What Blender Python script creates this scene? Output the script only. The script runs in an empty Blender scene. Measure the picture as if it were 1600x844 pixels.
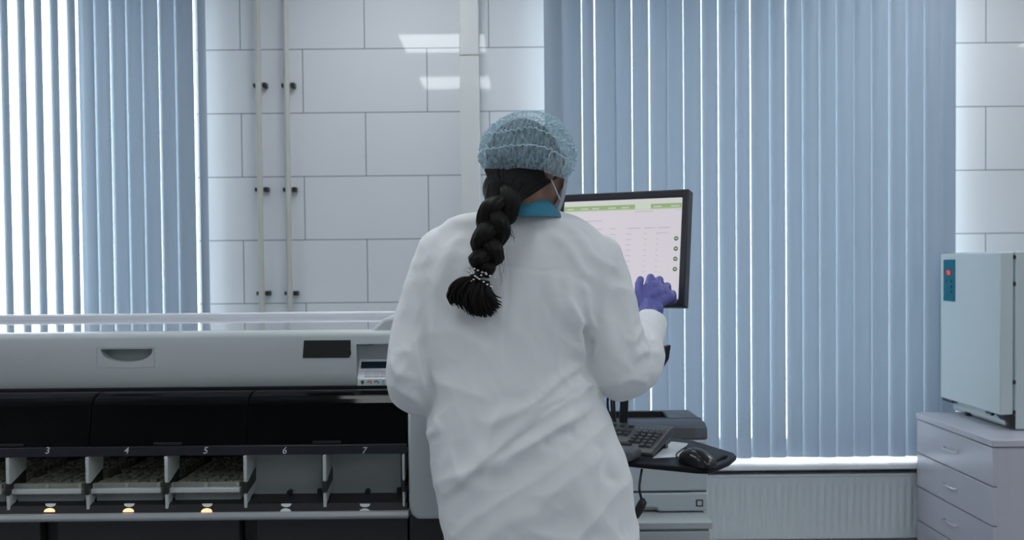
import bpy, bmesh, math, random
import numpy as np
from mathutils import Vector, Matrix, noise
PI = math.pi
random.seed(7)
SC = bpy.context.scene
COL = SC.collection

# ------------------------------------------------------------------ camera
IW, IH = 1600, 844
F = 1555.0
PITCH = math.radians(1.4)
ROLL = math.radians(0.55)
PPY = 415 + F*math.tan(PITCH)          # row of the optical axis
EYE = Vector((0, 0, 1.40))
ROT = Matrix.Rotation(PI/2 - PITCH, 3, 'X') @ Matrix.Rotation(-ROLL, 3, 'Z')
cam_d = bpy.data.cameras.new('camera')
cam = bpy.data.objects.new('camera', cam_d)
COL.objects.link(cam)
cam.matrix_world = Matrix.Translation(EYE) @ ROT.to_4x4()
cam_d.sensor_fit = 'HORIZONTAL'
cam_d.sensor_width = 36.0
cam_d.lens = F*36.0/IW
cam_d.shift_y = (PPY - IH/2)/IW
cam_d.dof.use_dof = True
cam_d.dof.focus_distance = 2.35
cam_d.dof.aperture_fstop = 5.0
cam_d.clip_start = 0.05
SC.camera = cam
RT = ROT.transposed()

def W(px, py, D):
    """the world point at depth y = D seen at this pixel"""
    d = ROT @ Vector(((px-IW/2)/F, -(py-PPY)/F, -1.0))
    return EYE + d*(D/d.y)
def X(px, D, py=422): return W(px, py, D).x
def Z(py, D, px=320): return W(px, py, D).z
def project(co):
    m = np.array(RT)
    v = (co - np.array(EYE)) @ m.T
    return IW/2 + F*v[:, 0]/(-v[:, 2]), PPY - F*v[:, 1]/(-v[:, 2])

# ------------------------------------------------------------------ helpers
def link(o, parent=None):
    COL.objects.link(o)
    if parent is not None:
        o.parent = parent
        o.matrix_parent_inverse = Matrix.Identity(4)
    return o
def tag(o, label=None, cat=None, group=None, kind=None):
    if label: o['label'] = label
    if cat: o['category'] = cat
    if group: o['group'] = group
    if kind: o['kind'] = kind
    return o
def thing(name, label, cat, loc=(0, 0, 0), rz=0.0, group=None, kind=None):
    o = bpy.data.objects.new(name, None)
    o.empty_display_size = 0.05
    link(o)
    o.location = loc; o.rotation_euler = (0, 0, rz)
    return tag(o, label, cat, group, kind)
def obj(name, bm, m, parent=None, smooth=40, bevel=0.0, seg=2):
    """link a bmesh as ONE object; coordinates are the parent's own frame"""
    bmesh.ops.recalc_face_normals(bm, faces=bm.faces[:])
    me = bpy.data.meshes.new(name)
    bm.to_mesh(me); bm.free()
    me.materials.append(m)
    if smooth:
        me.shade_smooth()
        me.set_sharp_from_angle(angle=math.radians(smooth))
    o = bpy.data.objects.new(name, me)
    link(o, parent)
    if bevel:
        b = o.modifiers.new('bevel', 'BEVEL')
        b.width = bevel; b.segments = seg; b.limit_method = 'ANGLE'; b.angle_limit = math.radians(35)
        b.harden_normals = False
    return o
def B(): return bmesh.new()
def box(bm, x0, x1, y0, y1, z0, z1, mat=None):
    vs = [bm.verts.new((x, y, z)) for x in (x0, x1) for y in (y0, y1) for z in (z0, z1)]
    if mat is not None:
        for v in vs: v.co = mat @ v.co
    for f in ((0, 1, 3, 2), (4, 6, 7, 5), (0, 4, 5, 1), (2, 3, 7, 6), (0, 2, 6, 4), (1, 5, 7, 3)):
        bm.faces.new([vs[i] for i in f])
    return vs
def boxo(name, m, parent, x0, x1, y0, y1, z0, z1, bevel=0.003, **k):
    bm = B(); box(bm, x0, x1, y0, y1, z0, z1)
    return obj(name, bm, m, parent, bevel=bevel, **k)
def prism(bm, pts, axis, a, b, mat=None):
    """extrude a polygon: axis 'x' -> pts are (y,z); 'y' -> (x,z); 'z' -> (x,y)"""
    def mk(p, t):
        c = {'x': (t, p[0], p[1]), 'y': (p[0], t, p[1]), 'z': (p[0], p[1], t)}[axis]
        c = Vector(c)
        return mat @ c if mat is not None else c
    v0 = [bm.verts.new(mk(p, a)) for p in pts]
    v1 = [bm.verts.new(mk(p, b)) for p in pts]
    bm.faces.new(v0); bm.faces.new(v1[::-1])
    n = len(pts)
    for i in range(n):
        bm.faces.new((v0[i], v0[(i+1) % n], v1[(i+1) % n], v1[i]))
def frame_of(d):
    d = d.normalized()
    a = Vector((0, 0, 1)) if abs(d.z) < 0.9 else Vector((1, 0, 0))
    s = d.cross(a).normalized()
    return s, s.cross(d).normalized()
def loft(bm, rings, cap=True, closed=True):
    vr = [[bm.verts.new(p) for p in r] for r in rings]
    n = len(rings[0])
    for i in range(len(vr)-1):
        for j in range(n if closed else n-1):
            bm.faces.new((vr[i][j], vr[i][(j+1) % n], vr[i+1][(j+1) % n], vr[i+1][j]))
    if cap:
        bm.faces.new(vr[0][::-1]); bm.faces.new(vr[-1])
    return vr
def tube(bm, pts, r, n=8, cap=True, ref=None):
    """tube along a polyline, radius a number or a list; parallel transport"""
    pts = [Vector(p) for p in pts]
    rad = r if isinstance(r, (list, tuple)) else [r]*len(pts)
    rings = []; s = None
    for i, p in enumerate(pts):
        d = (pts[min(i+1, len(pts)-1)] - pts[max(i-1, 0)]).normalized()
        if s is None: s = frame_of(d)[0]
        s = (s - d*s.dot(d))
        s = s.normalized() if s.length > 1e-6 else frame_of(d)[0]
        t = d.cross(s)
        rings.append([p + (s*math.cos(2*PI*k/n) + t*math.sin(2*PI*k/n))*rad[i] for k in range(n)])
    return loft(bm, rings, cap)
def smooth_path(pts, n=8):
    """Catmull-Rom through the points"""
    P = [Vector(p) for p in pts]
    P = [P[0]*2-P[1]] + P + [P[-1]*2-P[-2]]
    out = []
    for i in range(1, len(P)-2):
        for k in range(n):
            t = k/n
            a, b, c, d = P[i-1], P[i], P[i+1], P[i+2]
            out.append(0.5*((2*b) + (c-a)*t + (2*a-5*b+4*c-d)*t*t + (3*b-a-3*c+d)*t**3))
    out.append(P[-2].copy())
    return out
def cyl(bm, p0, p1, r0, r1=None, n=20):
    return tube(bm, [p0, p1], [r0, r0 if r1 is None else r1], n)
def ball(bm, c, r, seg=20, rings=12, mat=None):
    """an ellipsoid; r a number or three radii"""
    rr = (r, r, r) if not isinstance(r, (tuple, list)) else r
    M = Matrix.Translation(Vector(c))
    if mat is not None: M = M @ mat
    M = M @ Matrix.Diagonal((rr[0], rr[1], rr[2], 1))
    bmesh.ops.create_uvsphere(bm, u_segments=seg, v_segments=rings, radius=1.0, matrix=M)
def chain(bm, pts, radii, n=16):
    """spheres at the joints and tapered bodies between them (to be fused by the voxel remesh)"""
    for p, r in zip(pts, radii): ball(bm, p, r, n, max(8, n//2+2))
    for i in range(len(pts)-1):
        cyl(bm, pts[i], pts[i+1], radii[i], radii[i+1], n)
def fuse(bm, voxel, iters=4, fac=0.5):
    """fuse overlapping closed pieces into one continuous surface"""
    bmesh.ops.recalc_face_normals(bm, faces=bm.faces[:])
    me = bpy.data.meshes.new('fuse'); bm.to_mesh(me); bm.free()
    o = bpy.data.objects.new('fuse', me); COL.objects.link(o)
    r = o.modifiers.new('r', 'REMESH'); r.mode = 'VOXEL'; r.voxel_size = voxel
    s = o.modifiers.new('s', 'SMOOTH'); s.factor = fac; s.iterations = iters
    dg = bpy.context.evaluated_depsgraph_get()
    m2 = bpy.data.meshes.new_from_object(o.evaluated_get(dg))
    bpy.data.objects.remove(o); bpy.data.meshes.remove(me)
    return m2
def mesh_obj(name, me, m, parent, smooth=True):
    me.name = name
    me.materials.clear(); me.materials.append(m)
    if smooth: me.shade_smooth()
    o = bpy.data.objects.new(name, me)
    return link(o, parent)
def cut(o, bm):
    """take the bmesh volume out of the object"""
    bmesh.ops.recalc_face_normals(bm, faces=bm.faces[:])
    me = bpy.data.meshes.new('cut'); bm.to_mesh(me); bm.free()
    c = bpy.data.objects.new('cut', me); COL.objects.link(c)
    c.parent = o.parent
    keep = [(x.type, x.width, x.segments) for x in o.modifiers if x.type == 'BEVEL']
    o.modifiers.clear()
    b = o.modifiers.new('b', 'BOOLEAN'); b.operation = 'DIFFERENCE'; b.object = c; b.solver = 'EXACT'
    dg = bpy.context.evaluated_depsgraph_get(); dg.update()
    m2 = bpy.data.meshes.new_from_object(o.evaluated_get(dg))
    o.modifiers.clear(); o.data = m2
    bpy.data.objects.remove(c); bpy.data.meshes.remove(me)
    m2.shade_smooth(); m2.set_sharp_from_angle(angle=math.radians(35))
    for t, w, s in keep:
        v = o.modifiers.new('bevel', 'BEVEL'); v.width = w; v.segments = s
        v.limit_method = 'ANGLE'; v.angle_limit = math.radians(35)
    return o

# ------------------------------------------------------------------ materials
def mat(name, col, rough=0.5, metal=0.0, var=0.04, bump=0.0, scale=30.0, spec=0.5, coat=0.0, emit=None, es=0.0, stretch=None):
    m = bpy.data.materials.new(name); m.use_nodes = True
    nt = m.node_tree; b = nt.nodes['Principled BSDF']
    b.inputs['Roughness'].default_value = rough
    b.inputs['Metallic'].default_value = metal
    b.inputs['Specular IOR Level'].default_value = spec
    b.inputs['Coat Weight'].default_value = coat
    b.inputs['Coat Roughness'].default_value = 0.08
    tc = nt.nodes.new('ShaderNodeTexCoord')
    mp = nt.nodes.new('ShaderNodeMapping')
    if stretch: mp.inputs['Scale'].default_value = stretch
    nt.links.new(tc.outputs['Object'], mp.inputs['Vector'])
    nz = nt.nodes.new('ShaderNodeTexNoise')
    nz.inputs['Scale'].default_value = scale; nz.inputs['Detail'].default_value = 4
    nt.links.new(mp.outputs['Vector'], nz.inputs['Vector'])
    mx = nt.nodes.new('ShaderNodeMix'); mx.data_type = 'RGBA'
    mx.inputs['A'].default_value = (*[c*(1-var) for c in col], 1)
    mx.inputs['B'].default_value = (*[min(1, c*(1+var)) for c in col], 1)
    nt.links.new(nz.outputs['Fac'], mx.inputs['Factor'])
    nt.links.new(mx.outputs['Result'], b.inputs['Base Color'])
    if bump:
        bp = nt.nodes.new('ShaderNodeBump'); bp.inputs['Strength'].default_value = bump
        bp.inputs['Distance'].default_value = 0.004
        nt.links.new(nz.outputs['Fac'], bp.inputs['Height'])
        nt.links.new(bp.outputs['Normal'], b.inputs['Normal'])
    if emit:
        b.inputs['Emission Color'].default_value = (*emit, 1)
        b.inputs['Emission Strength'].default_value = es
    return m

M = {}
M['machine'] = mat('machine_grey', (0.50, 0.545, 0.555), 0.38, var=0.02, bump=0.03, scale=260)
M['machine_top'] = mat('machine_cover', (0.34, 0.36, 0.40), 0.04, var=0.02)
M['rim'] = mat('frosted_rim', (0.72, 0.75, 0.80), 0.25, var=0.02)
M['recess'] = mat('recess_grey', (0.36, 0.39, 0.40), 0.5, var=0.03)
M['smoke'] = mat('smoked_acrylic', (0.004, 0.0045, 0.005), 0.06, var=0.1, spec=0.3)
M['black'] = mat('black_plastic', (0.012, 0.012, 0.014), 0.42, var=0.1, bump=0.04, scale=300)
M['navy'] = mat('dark_strip', (0.012, 0.014, 0.020), 0.35, var=0.1)
M['tape'] = mat('black_tape', (0.012, 0.014, 0.013), 0.75, var=0.15, bump=0.1, scale=80)
M['slotgrey'] = mat('slot_panel', (0.36, 0.40, 0.40), 0.42, var=0.03)
M['divider'] = mat('divider_white', (0.50, 0.53, 0.52), 0.35, var=0.04)
M['bar'] = mat('tray_bar', (0.50, 0.52, 0.53), 0.35, var=0.03)
M['tray'] = mat('tray_grey', (0.24, 0.25, 0.225), 0.45, var=0.06)
M['rack'] = mat('rack_olive', (0.36, 0.36, 0.285), 0.5, var=0.2, scale=60)
M['rail'] = mat('rail_grey', (0.28, 0.30, 0.31), 0.35, var=0.03)
M['cabdark'] = mat('cabinet_dark', (0.030, 0.032, 0.033), 0.45, var=0.06)
M['white_mark'] = mat('white_mark', (0.80, 0.84, 0.86), 0.4, var=0.02)
M['numeral'] = mat('numeral_grey', (0.62, 0.64, 0.70), 0.5, var=0.02)
M['amber'] = mat('amber_light', (0.9, 0.6, 0.4), 0.4, var=0.02, emit=(1.0, 0.52, 0.26), es=1.4)
M['lcd'] = mat('lcd_dark', (0.010, 0.022, 0.038), 0.15, var=0.05)
M['keys'] = mat('key_pale', (0.52, 0.56, 0.56), 0.45, var=0.03)
M['label_white'] = mat('label_white', (0.72, 0.76, 0.76), 0.4, var=0.02)
for n, c in (('green', (0.02, 0.22, 0.13)), ('orange', (0.6, 0.17, 0.06)), ('bluei', (0.10, 0.16, 0.32)), ('cyan', (0.2, 0.42, 0.55)), ('red', (0.55, 0.03, 0.08))):
    M[n] = mat('icon_'+n, c, 0.5, var=0.02)
M['pipe'] = mat('pipe_cream', (0.50, 0.51, 0.475), 0.35, var=0.04)
M['trim'] = mat('casing_white', (0.64, 0.665, 0.66), 0.4, var=0.02)
M['ceil'] = mat('ceiling_white', (0.72, 0.73, 0.74), 0.8, var=0.02)
M['plaster'] = mat('plaster_pale', (0.66, 0.68, 0.71), 0.7, var=0.03)
M['darkwall'] = mat('wall_slate', (0.26, 0.27, 0.285), 0.6, var=0.05)
M['floor'] = mat('floor_vinyl', (0.34, 0.35, 0.37), 0.35, var=0.08, scale=6)
M['frame'] = mat('window_frame_white', (0.72, 0.73, 0.74), 0.4, var=0.02)
M['sill'] = mat('sill_white', (0.72, 0.73, 0.76), 0.3, var=0.02)
M['radiator'] = mat('radiator_enamel', (0.58, 0.63, 0.655), 0.35, var=0.02)
M['wood'] = mat('chest_lilac_grey', (0.475, 0.475, 0.535), 0.30, var=0.05, scale=4, stretch=(1, 1, 14))
M['chestside'] = mat('chest_side', (0.475, 0.475, 0.535), 0.38, var=0.05, scale=4, stretch=(6, 6, 1))
M['steel'] = mat('brushed_steel', (0.62, 0.62, 0.65), 0.3, 1.0, var=0.04)
M['incubator'] = mat('incubator_enamel', (0.50, 0.575, 0.60), 0.33, var=0.02, bump=0.03, scale=200)
M['teal'] = mat('panel_teal', (0.009, 0.145, 0.215), 0.6, var=0.05, spec=0.1)
M['seg'] = mat('display_dark', (0.02, 0.01, 0.012), 0.2)
M['seg_red'] = mat('red_digits', (0.5, 0.02, 0.04), 0.4, emit=(1.0, 0.03, 0.06), es=0.5)
M['prn_dark'] = mat('printer_slate', (0.060, 0.068, 0.092), 0.42, var=0.05, bump=0.03, scale=250)
M['prn'] = mat('printer_white', (0.47, 0.52, 0.55), 0.42, var=0.03)
M['prn_pan'] = mat('printer_panel', (0.035, 0.038, 0.048), 0.4, var=0.05)
M['cabinet'] = mat('cabinet_grey', (0.42, 0.46, 0.47), 0.45, var=0.03)
M['kb'] = mat('keyboard_body', (0.055, 0.060, 0.064), 0.4, var=0.06, bump=0.03, scale=300)
M['key'] = mat('keyboard_key', (0.040, 0.044, 0.050), 0.35, var=0.08)
M['keytext'] = mat('key_print', (0.40, 0.43, 0.45), 0.5)
M['palm'] = mat('palm_rest_grey', (0.085, 0.095, 0.105), 0.6, var=0.06, bump=0.05, scale=200)
M['mouse'] = mat('mouse_black', (0.008, 0.008, 0.009), 0.25, var=0.1)
M['shelf'] = mat('shelf_black', (0.010, 0.011, 0.015), 0.45, var=0.08, spec=0.14)
M['paper'] = mat('paper_white', (0.66, 0.70, 0.74), 0.7, var=0.02)
M['bezel'] = mat('monitor_bezel', (0.017, 0.018, 0.025), 0.38, var=0.06, bump=0.02, scale=300)
M['screen'] = mat('screen_glow', (0.02, 0.02, 0.02), 0.25, var=0.0, emit=(0.87, 0.82, 0.90), es=0.70)
M['scr_green'] = mat('screen_green', (0.02, 0.03, 0.02), 0.3, var=0.0, emit=(0.36, 0.52, 0.26), es=0.72)
M['scr_lime'] = mat('screen_lime', (0.02, 0.03, 0.02), 0.3, var=0.0, emit=(0.52, 0.66, 0.36), es=0.72)
M['scr_pale'] = mat('screen_pale', (0.02, 0.03, 0.02), 0.3, var=0.0, emit=(0.74, 0.80, 0.70), es=0.74)
M['scr_text'] = mat('screen_text_grey', (0.02, 0.02, 0.02), 0.3, var=0.0, emit=(0.58, 0.56, 0.64), es=0.72)
M['scr_dark'] = mat('screen_icon_green', (0.02, 0.02, 0.02), 0.3, var=0.0, emit=(0.10, 0.22, 0.06), es=0.74)
M['skin'] = mat('skin', (0.20, 0.105, 0.07), 0.5, var=0.06, bump=0.03, scale=120)
M['hair'] = mat('hair_black', (0.0055, 0.0045, 0.004), 0.58, var=0.3, scale=90, spec=0.22)
M['glove'] = mat('glove_violet', (0.112, 0.118, 0.385), 0.48, var=0.06, bump=0.12, scale=90)
M['collar'] = mat('collar_teal', (0.016, 0.165, 0.26), 0.7, var=0.08, bump=0.06, scale=300)
M['mask'] = mat('mask_white', (0.62, 0.64, 0.70), 0.8, var=0.03, bump=0.05, scale=200)
M['bead'] = mat('bead_silver', (0.75, 0.74, 0.76), 0.22, 0.7, var=0.05)
M['trousers'] = mat('trousers_lavender', (0.36, 0.36, 0.48), 0.8, var=0.05)
M['shoe'] = mat('shoe_white', (0.6, 0.6, 0.62), 0.6, var=0.05)
M['seam'] = mat('cap_seam_thread', (0.62, 0.78, 0.85), 0.8, var=0.05)
M['lampframe'] = mat('lamp_frame', (0.7, 0.7, 0.7), 0.4)
M['lamp'] = mat('lamp_diffuser', (0.8, 0.8, 0.8), 0.5, var=0.0, emit=(0.93, 0.97, 1.0), es=8.1)

def tile_mat():
    m = bpy.data.materials.new('wall_tiles'); m.use_nodes = True
    nt = m.node_tree; b = nt.nodes['Principled BSDF']
    tc = nt.nodes.new('ShaderNodeTexCoord')
    sp = nt.nodes.new('ShaderNodeSeparateXYZ'); cb = nt.nodes.new('ShaderNodeCombineXYZ')
    nt.links.new(tc.outputs['Object'], sp.inputs[0])
    ax = nt.nodes.new('ShaderNodeMath'); ax.operation = 'ADD'; ax.inputs[1].default_value = 0.398 + 0.596*20
    az = nt.nodes.new('ShaderNodeMath'); az.operation = 'ADD'; az.inputs[1].default_value = -1.533 + 0.3045*11
    nt.links.new(sp.outputs['X'], ax.inputs[0]); nt.links.new(sp.outputs['Z'], az.inputs[0])
    nt.links.new(ax.outputs[0], cb.inputs['X']); nt.links.new(az.outputs[0], cb.inputs['Y'])
    br = nt.nodes.new('ShaderNodeTexBrick')
    br.offset = 0.5; br.offset_frequency = 2; br.squash = 1.0
    br.inputs['Scale'].default_value = 1.0
    br.inputs['Mortar Size'].default_value = 0.0024
    br.inputs['Mortar Smooth'].default_value = 0.1
    br.inputs['Bias'].default_value = 0.0
    br.inputs['Brick Width'].default_value = 0.596
    br.inputs['Row Height'].default_value = 0.3045
    br.inputs['Color1'].default_value = (0.675, 0.70, 0.73, 1)
    br.inputs['Color2'].default_value = (0.69, 0.715, 0.745, 1)
    br.inputs['Mortar'].default_value = (0.20, 0.225, 0.27, 1)
    nt.links.new(cb.outputs[0], br.inputs['Vector'])
    nt.links.new(br.outputs['Color'], b.inputs['Base Color'])
    bp = nt.nodes.new('ShaderNodeBump'); bp.inputs['Strength'].default_value = 0.5; bp.inputs['Distance'].default_value = 0.002
    bp.invert = True
    nt.links.new(br.outputs['Fac'], bp.inputs['Height']); nt.links.new(bp.outputs['Normal'], b.inputs['Normal'])
    b.inputs['Roughness'].default_value = 0.03
    b.inputs['Specular IOR Level'].default_value = 0.45
    return m
M['tiles'] = tile_mat()

def thin_mat(name, refl, trans, wt, rough=0.8, transp=0.0, noise_scale=60, bump=0.0, weave=0.0, gloss=0.0):
    """cloth that lets light through: diffuse + translucent (+ open weave)"""
    m = bpy.data.materials.new(name); m.use_nodes = True
    nt = m.node_tree; nt.nodes.remove(nt.nodes['Principled BSDF'])
    out = nt.nodes['Material Output']
    d = nt.nodes.new('ShaderNodeBsdfDiffuse'); d.inputs['Color'].default_value = (*refl, 1)
    t = nt.nodes.new('ShaderNodeBsdfTranslucent'); t.inputs['Color'].default_value = (*trans, 1)
    a = nt.nodes.new('ShaderNodeMixShader'); a.inputs[0].default_value = wt
    nt.links.new(d.outputs[0], a.inputs[1]); nt.links.new(t.outputs[0], a.inputs[2])
    last = a
    if gloss:
        g = nt.nodes.new('ShaderNodeBsdfGlossy'); g.inputs['Roughness'].default_value = gloss
        fr_ = nt.nodes.new('ShaderNodeFresnel'); fr_.inputs['IOR'].default_value = 1.45
        c = nt.nodes.new('ShaderNodeMixShader')
        nt.links.new(fr_.outputs[0], c.inputs[0]); nt.links.new(a.outputs[0], c.inputs[1]); nt.links.new(g.outputs[0], c.inputs[2])
        last = c
    if bump:
        tc = nt.nodes.new('ShaderNodeTexCoord'); nz = nt.nodes.new('ShaderNodeTexNoise')
        nz.inputs['Scale'].default_value = noise_scale; nz.inputs['Detail'].default_value = 5
        nt.links.new(tc.outputs['Object'], nz.inputs['Vector'])
        bp = nt.nodes.new('ShaderNodeBump'); bp.inputs['Strength'].default_value = bump; bp.inputs['Distance'].default_value = 0.006
        nt.links.new(nz.outputs['Fac'], bp.inputs['Height'])
        nt.links.new(bp.outputs['Normal'], d.inputs['Normal']); nt.links.new(bp.outputs['Normal'], t.inputs['Normal'])
    if transp:
        tr = nt.nodes.new('ShaderNodeBsdfTransparent')
        b2 = nt.nodes.new('ShaderNodeMixShader'); b2.inputs[0].default_value = transp
        nt.links.new(a.outputs[0], b2.inputs[1]); nt.links.new(tr.outputs[0], b2.inputs[2])
        last = b2
        if weave:
            n2 = nt.nodes.new('ShaderNodeTexNoise'); n2.inputs['Scale'].default_value = noise_scale*1.3; n2.inputs['Detail'].default_value = 2
            m2 = nt.nodes.new('ShaderNodeMapping'); m2.inputs['Scale'].default_value = (1.0, 1.0, 0.28)
            nt.links.new(nt.nodes.new('ShaderNodeTexCoord').outputs['Object'], m2.inputs['Vector'])
            nt.links.new(m2.outputs['Vector'], n2.inputs['Vector'])
            mr = nt.nodes.new('ShaderNodeMapRange'); mr.inputs['From Min'].default_value = 0.35; mr.inputs['From Max'].default_value = 0.65
            mr.inputs['To Min'].default_value = transp-weave; mr.inputs['To Max'].default_value = transp+weave*0.7
            nt.links.new(n2.outputs['Fac'], mr.inputs['Value']); nt.links.new(mr.outputs['Result'], b2.inputs[0])
    nt.links.new(last.outputs[0], out.inputs['Surface'])
    return m
M['blind'] = thin_mat('blind_fabric', (0.42, 0.495, 0.585), (0.058, 0.073, 0.092), 0.5, gloss=0.32)
M['cap'] = thin_mat('cap_gauze', (0.50, 0.67, 0.76), (0.50, 0.67, 0.76), 0.35, transp=0.52, noise_scale=130, bump=0.5, weave=0.24)
M['coat'] = thin_mat('coat_fleece', (0.80, 0.825, 0.835), (0.7, 0.72, 0.74), 0.06, noise_scale=22, bump=0.10)

def smoke_mat():
    m = M['smoke']; nt = m.node_tree; b = nt.nodes['Principled BSDF']
    t = nt.nodes.new('ShaderNodeBsdfTransparent'); t.inputs['Color'].default_value = (0.55, 0.56, 0.55, 1)
    mx = nt.nodes.new('ShaderNodeMixShader'); mx.inputs[0].default_value = 0.45
    nt.links.new(b.outputs[0], mx.inputs[1]); nt.links.new(t.outputs[0], mx.inputs[2])
    nt.links.new(mx.outputs[0], nt.nodes['Material Output'].inputs['Surface'])
smoke_mat()
def glass_mat():
    m = bpy.data.materials.new('window_glass'); m.use_nodes = True
    nt = m.node_tree; nt.nodes.remove(nt.nodes['Principled BSDF'])
    t = nt.nodes.new('ShaderNodeBsdfTransparent'); t.inputs['Color'].default_value = (0.93, 0.96, 0.97, 1)
    g = nt.nodes.new('ShaderNodeBsdfGlossy'); g.inputs['Roughness'].default_value = 0.02
    mx = nt.nodes.new('ShaderNodeMixShader'); mx.inputs[0].default_value = 0.06
    nt.links.new(t.outputs[0], mx.inputs[1]); nt.links.new(g.outputs[0], mx.inputs[2])
    nt.links.new(mx.outputs[0], nt.nodes['Material Output'].inputs['Surface'])
    return m
M['glass'] = glass_mat()

# ------------------------------------------------------------------ world and view
wd = bpy.data.worlds.new('overcast_sky'); SC.world = wd; wd.use_nodes = True
bg = wd.node_tree.nodes['Background']
bg.inputs['Color'].default_value = (0.86, 0.94, 1.0, 1); bg.inputs['Strength'].default_value = 8.0
SC.view_settings.view_transform = 'Standard'
SC.view_settings.look = 'None'
SC.view_settings.exposure = 0.0
SC.view_settings.gamma = 1.0
SC.view_settings.use_curve_mapping = False

# ------------------------------------------------------------------ the room
WY = 4.80
RX0, RX1, RY0, RH = -4.9, 4.4, -3.2, 3.0
LWX0, LWX1 = RX0+1.3, X(312, WY)      # left window opening
RWX0, RWX1 = X(868, WY), X(1478, WY)   # right window opening
WZ0, WZ1 = Z(726.5, 4.60, 1280), 2.84
def S(o): o['kind'] = 'structure'; return o
bm = B()
T = 0.30
for x0, x1, z0, z1 in ((RX0, LWX0, 0, RH), (LWX0, LWX1, 0, WZ0), (LWX0, LWX1, WZ1, RH), (LWX1, RWX0, 0, RH),
                       (RWX0, RWX1, 0, WZ0), (RWX0, RWX1, WZ1, RH), (RWX1, RX1, 0, RH)):
    box(bm, x0, x1, WY, WY+T, z0, z1)
S(obj('wall_back', bm, M['tiles'], smooth=0))
S(boxo('floor', M['floor'], None, RX0-0.2, RX1+0.2, RY0-0.2, WY+T, -0.1, 0, bevel=0))
S(boxo('ceiling', M['ceil'], None, RX0-0.2, RX1+0.2, RY0-0.2, WY+T, RH, RH+0.1, bevel=0))
S(boxo('wall_left', M['plaster'], None, RX0-0.2, RX0, RY0-0.2, WY+T, 0, RH, bevel=0))
S(boxo('wall_right', M['plaster'], None, RX1, RX1+0.2, RY0-0.2, WY+T, 0, RH, bevel=0))
S(boxo('wall_front', M['darkwall'], None, RX0, RX1, RY0-0.2, RY0, 0, RH, bevel=0))
# white casing that runs up the tiles between the windows
S(boxo('trim_1', M['trim'], None, X(722, 4.77), X(752, 4.77), 4.745, 4.80, 0, Z(88, 4.77, 737)-0.001, bevel=0.004))
S(boxo('trim_2', M['trim'], None, X(722, 4.77), X(752, 4.77), 4.745, 4.80, Z(88, 4.77, 737)+0.001, RH, bevel=0.004))
for i, (x0, x1, cols) in enumerate(((LWX0, LWX1, 2), (RWX0, RWX1, 2))):
    w = thing('window_%d' % (i+1), 'white framed window behind the blue vertical blind', 'window', (0, 0, 0)); S(w)
    del w['category']; del w['label']
    bm = B(); fy0, fy1, t = WY+0.17, WY+0.23, 0.06
    box(bm, x0, x1, fy0, fy1, WZ0, WZ0+t); box(bm, x0, x1, fy0, fy1, WZ1-t, WZ1)
    box(bm, x0, x0+t, fy0, fy1, WZ0+t, WZ1-t); box(bm, x1-t, x1, fy0, fy1, WZ0+t, WZ1-t)
    obj('window_frame', bm, M['frame'], w, smooth=0, bevel=0.004)
    boxo('pane', M['glass'], w, x0+t, x1-t, WY+0.198, WY+0.202, WZ0+t, WZ1-t, bevel=0)
# sill slabs
sl = S(boxo('trim_3', M['sill'], None, X(852, 4.6), X(1500, 4.6), 4.60, WY+0.17, Z(735, 4.6, 1280), WZ0, bevel=0.006))
S(boxo('trim_4', M['sill'], None, LWX0-0.05, LWX1+0.03, 4.60, WY+0.17, Z(735, 4.6, 1280), WZ0, bevel=0.006))
# ceiling lamps: one pair mirrored in the tiles, the rest added unseen for brightness
ROWS = (3.98, 2.45, 0.92, -0.62, -2.15)
for xx, rows_y in ((-4.33, ROWS[1:]), (-3.0, ROWS[1:3]), (-0.47, ROWS[:3]), (0.75, ROWS[3:]), (2.06, ROWS), (4.05, ROWS[1:2]+ROWS[3:])):
    for yy in rows_y:
        lp = thing('ceiling_and_fill_light', None, None, (xx, yy, RH), kind='structure')
        bm = B()
        for a in ((-.31, .31, -.31, -.295), (-.31, .31, .295, .31), (-.31, -.295, -.295, .295), (.295, .31, -.295, .295)):
            box(bm, *a, -0.012, 0)
        obj('lamp_frame', bm, M['lampframe'], lp, smooth=0)
        boxo('diffuser', M['lamp'], lp, -.295, .295, -.295, .295, -0.008, -0.002, bevel=0)

# ------------------------------------------------------------------ vertical blinds
def slat_mesh(width, z0, z1, theta, camber=0.007):
    """one hanging vane, origin at its hanging line; theta turns its right edge towards the room"""
    bm = B(); n = 10; th = 0.0008
    prof = []
    for k in range(n+1):
        t = k/n*2-1
        prof.append((t*width/2, -camber*(1-t*t)))
    R = Matrix.Rotation(-theta, 3, 'Z')
    pts = [(R @ Vector((x, y, 0))) for x, y in prof]
    loft(bm, [[Vector((p.x, p.y, z)) for p in pts] for z in (z0, z1)], cap=False, closed=False)
    return bm
BY = 4.70
def blind(name, label, x0, x1):
    t = thing(name, label, 'blind', (0, 0, 0))
    boxo('headrail', M['frame'], t, x0-0.01, x1+0.01, BY-0.02, BY+0.03, 2.90, 2.95)
    return t
def slat(parent, cx, width, theta, z0, camber=0.007, lean=0.0):
    o = obj('slat', slat_mesh(width, z0-2.90, 0.0, math.radians(theta), camber), M['blind'], parent, smooth=60)
    o.location = (cx, BY, 2.90)
    o.rotation_euler = (0, lean, 0)
    return o
ZB = Z(714.5, BY, 1280)
rb = blind('vertical_blind', 'pale blue vertical blind drawn across the window behind the monitor and printer', X(853, BY), X(1493, BY))
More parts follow.
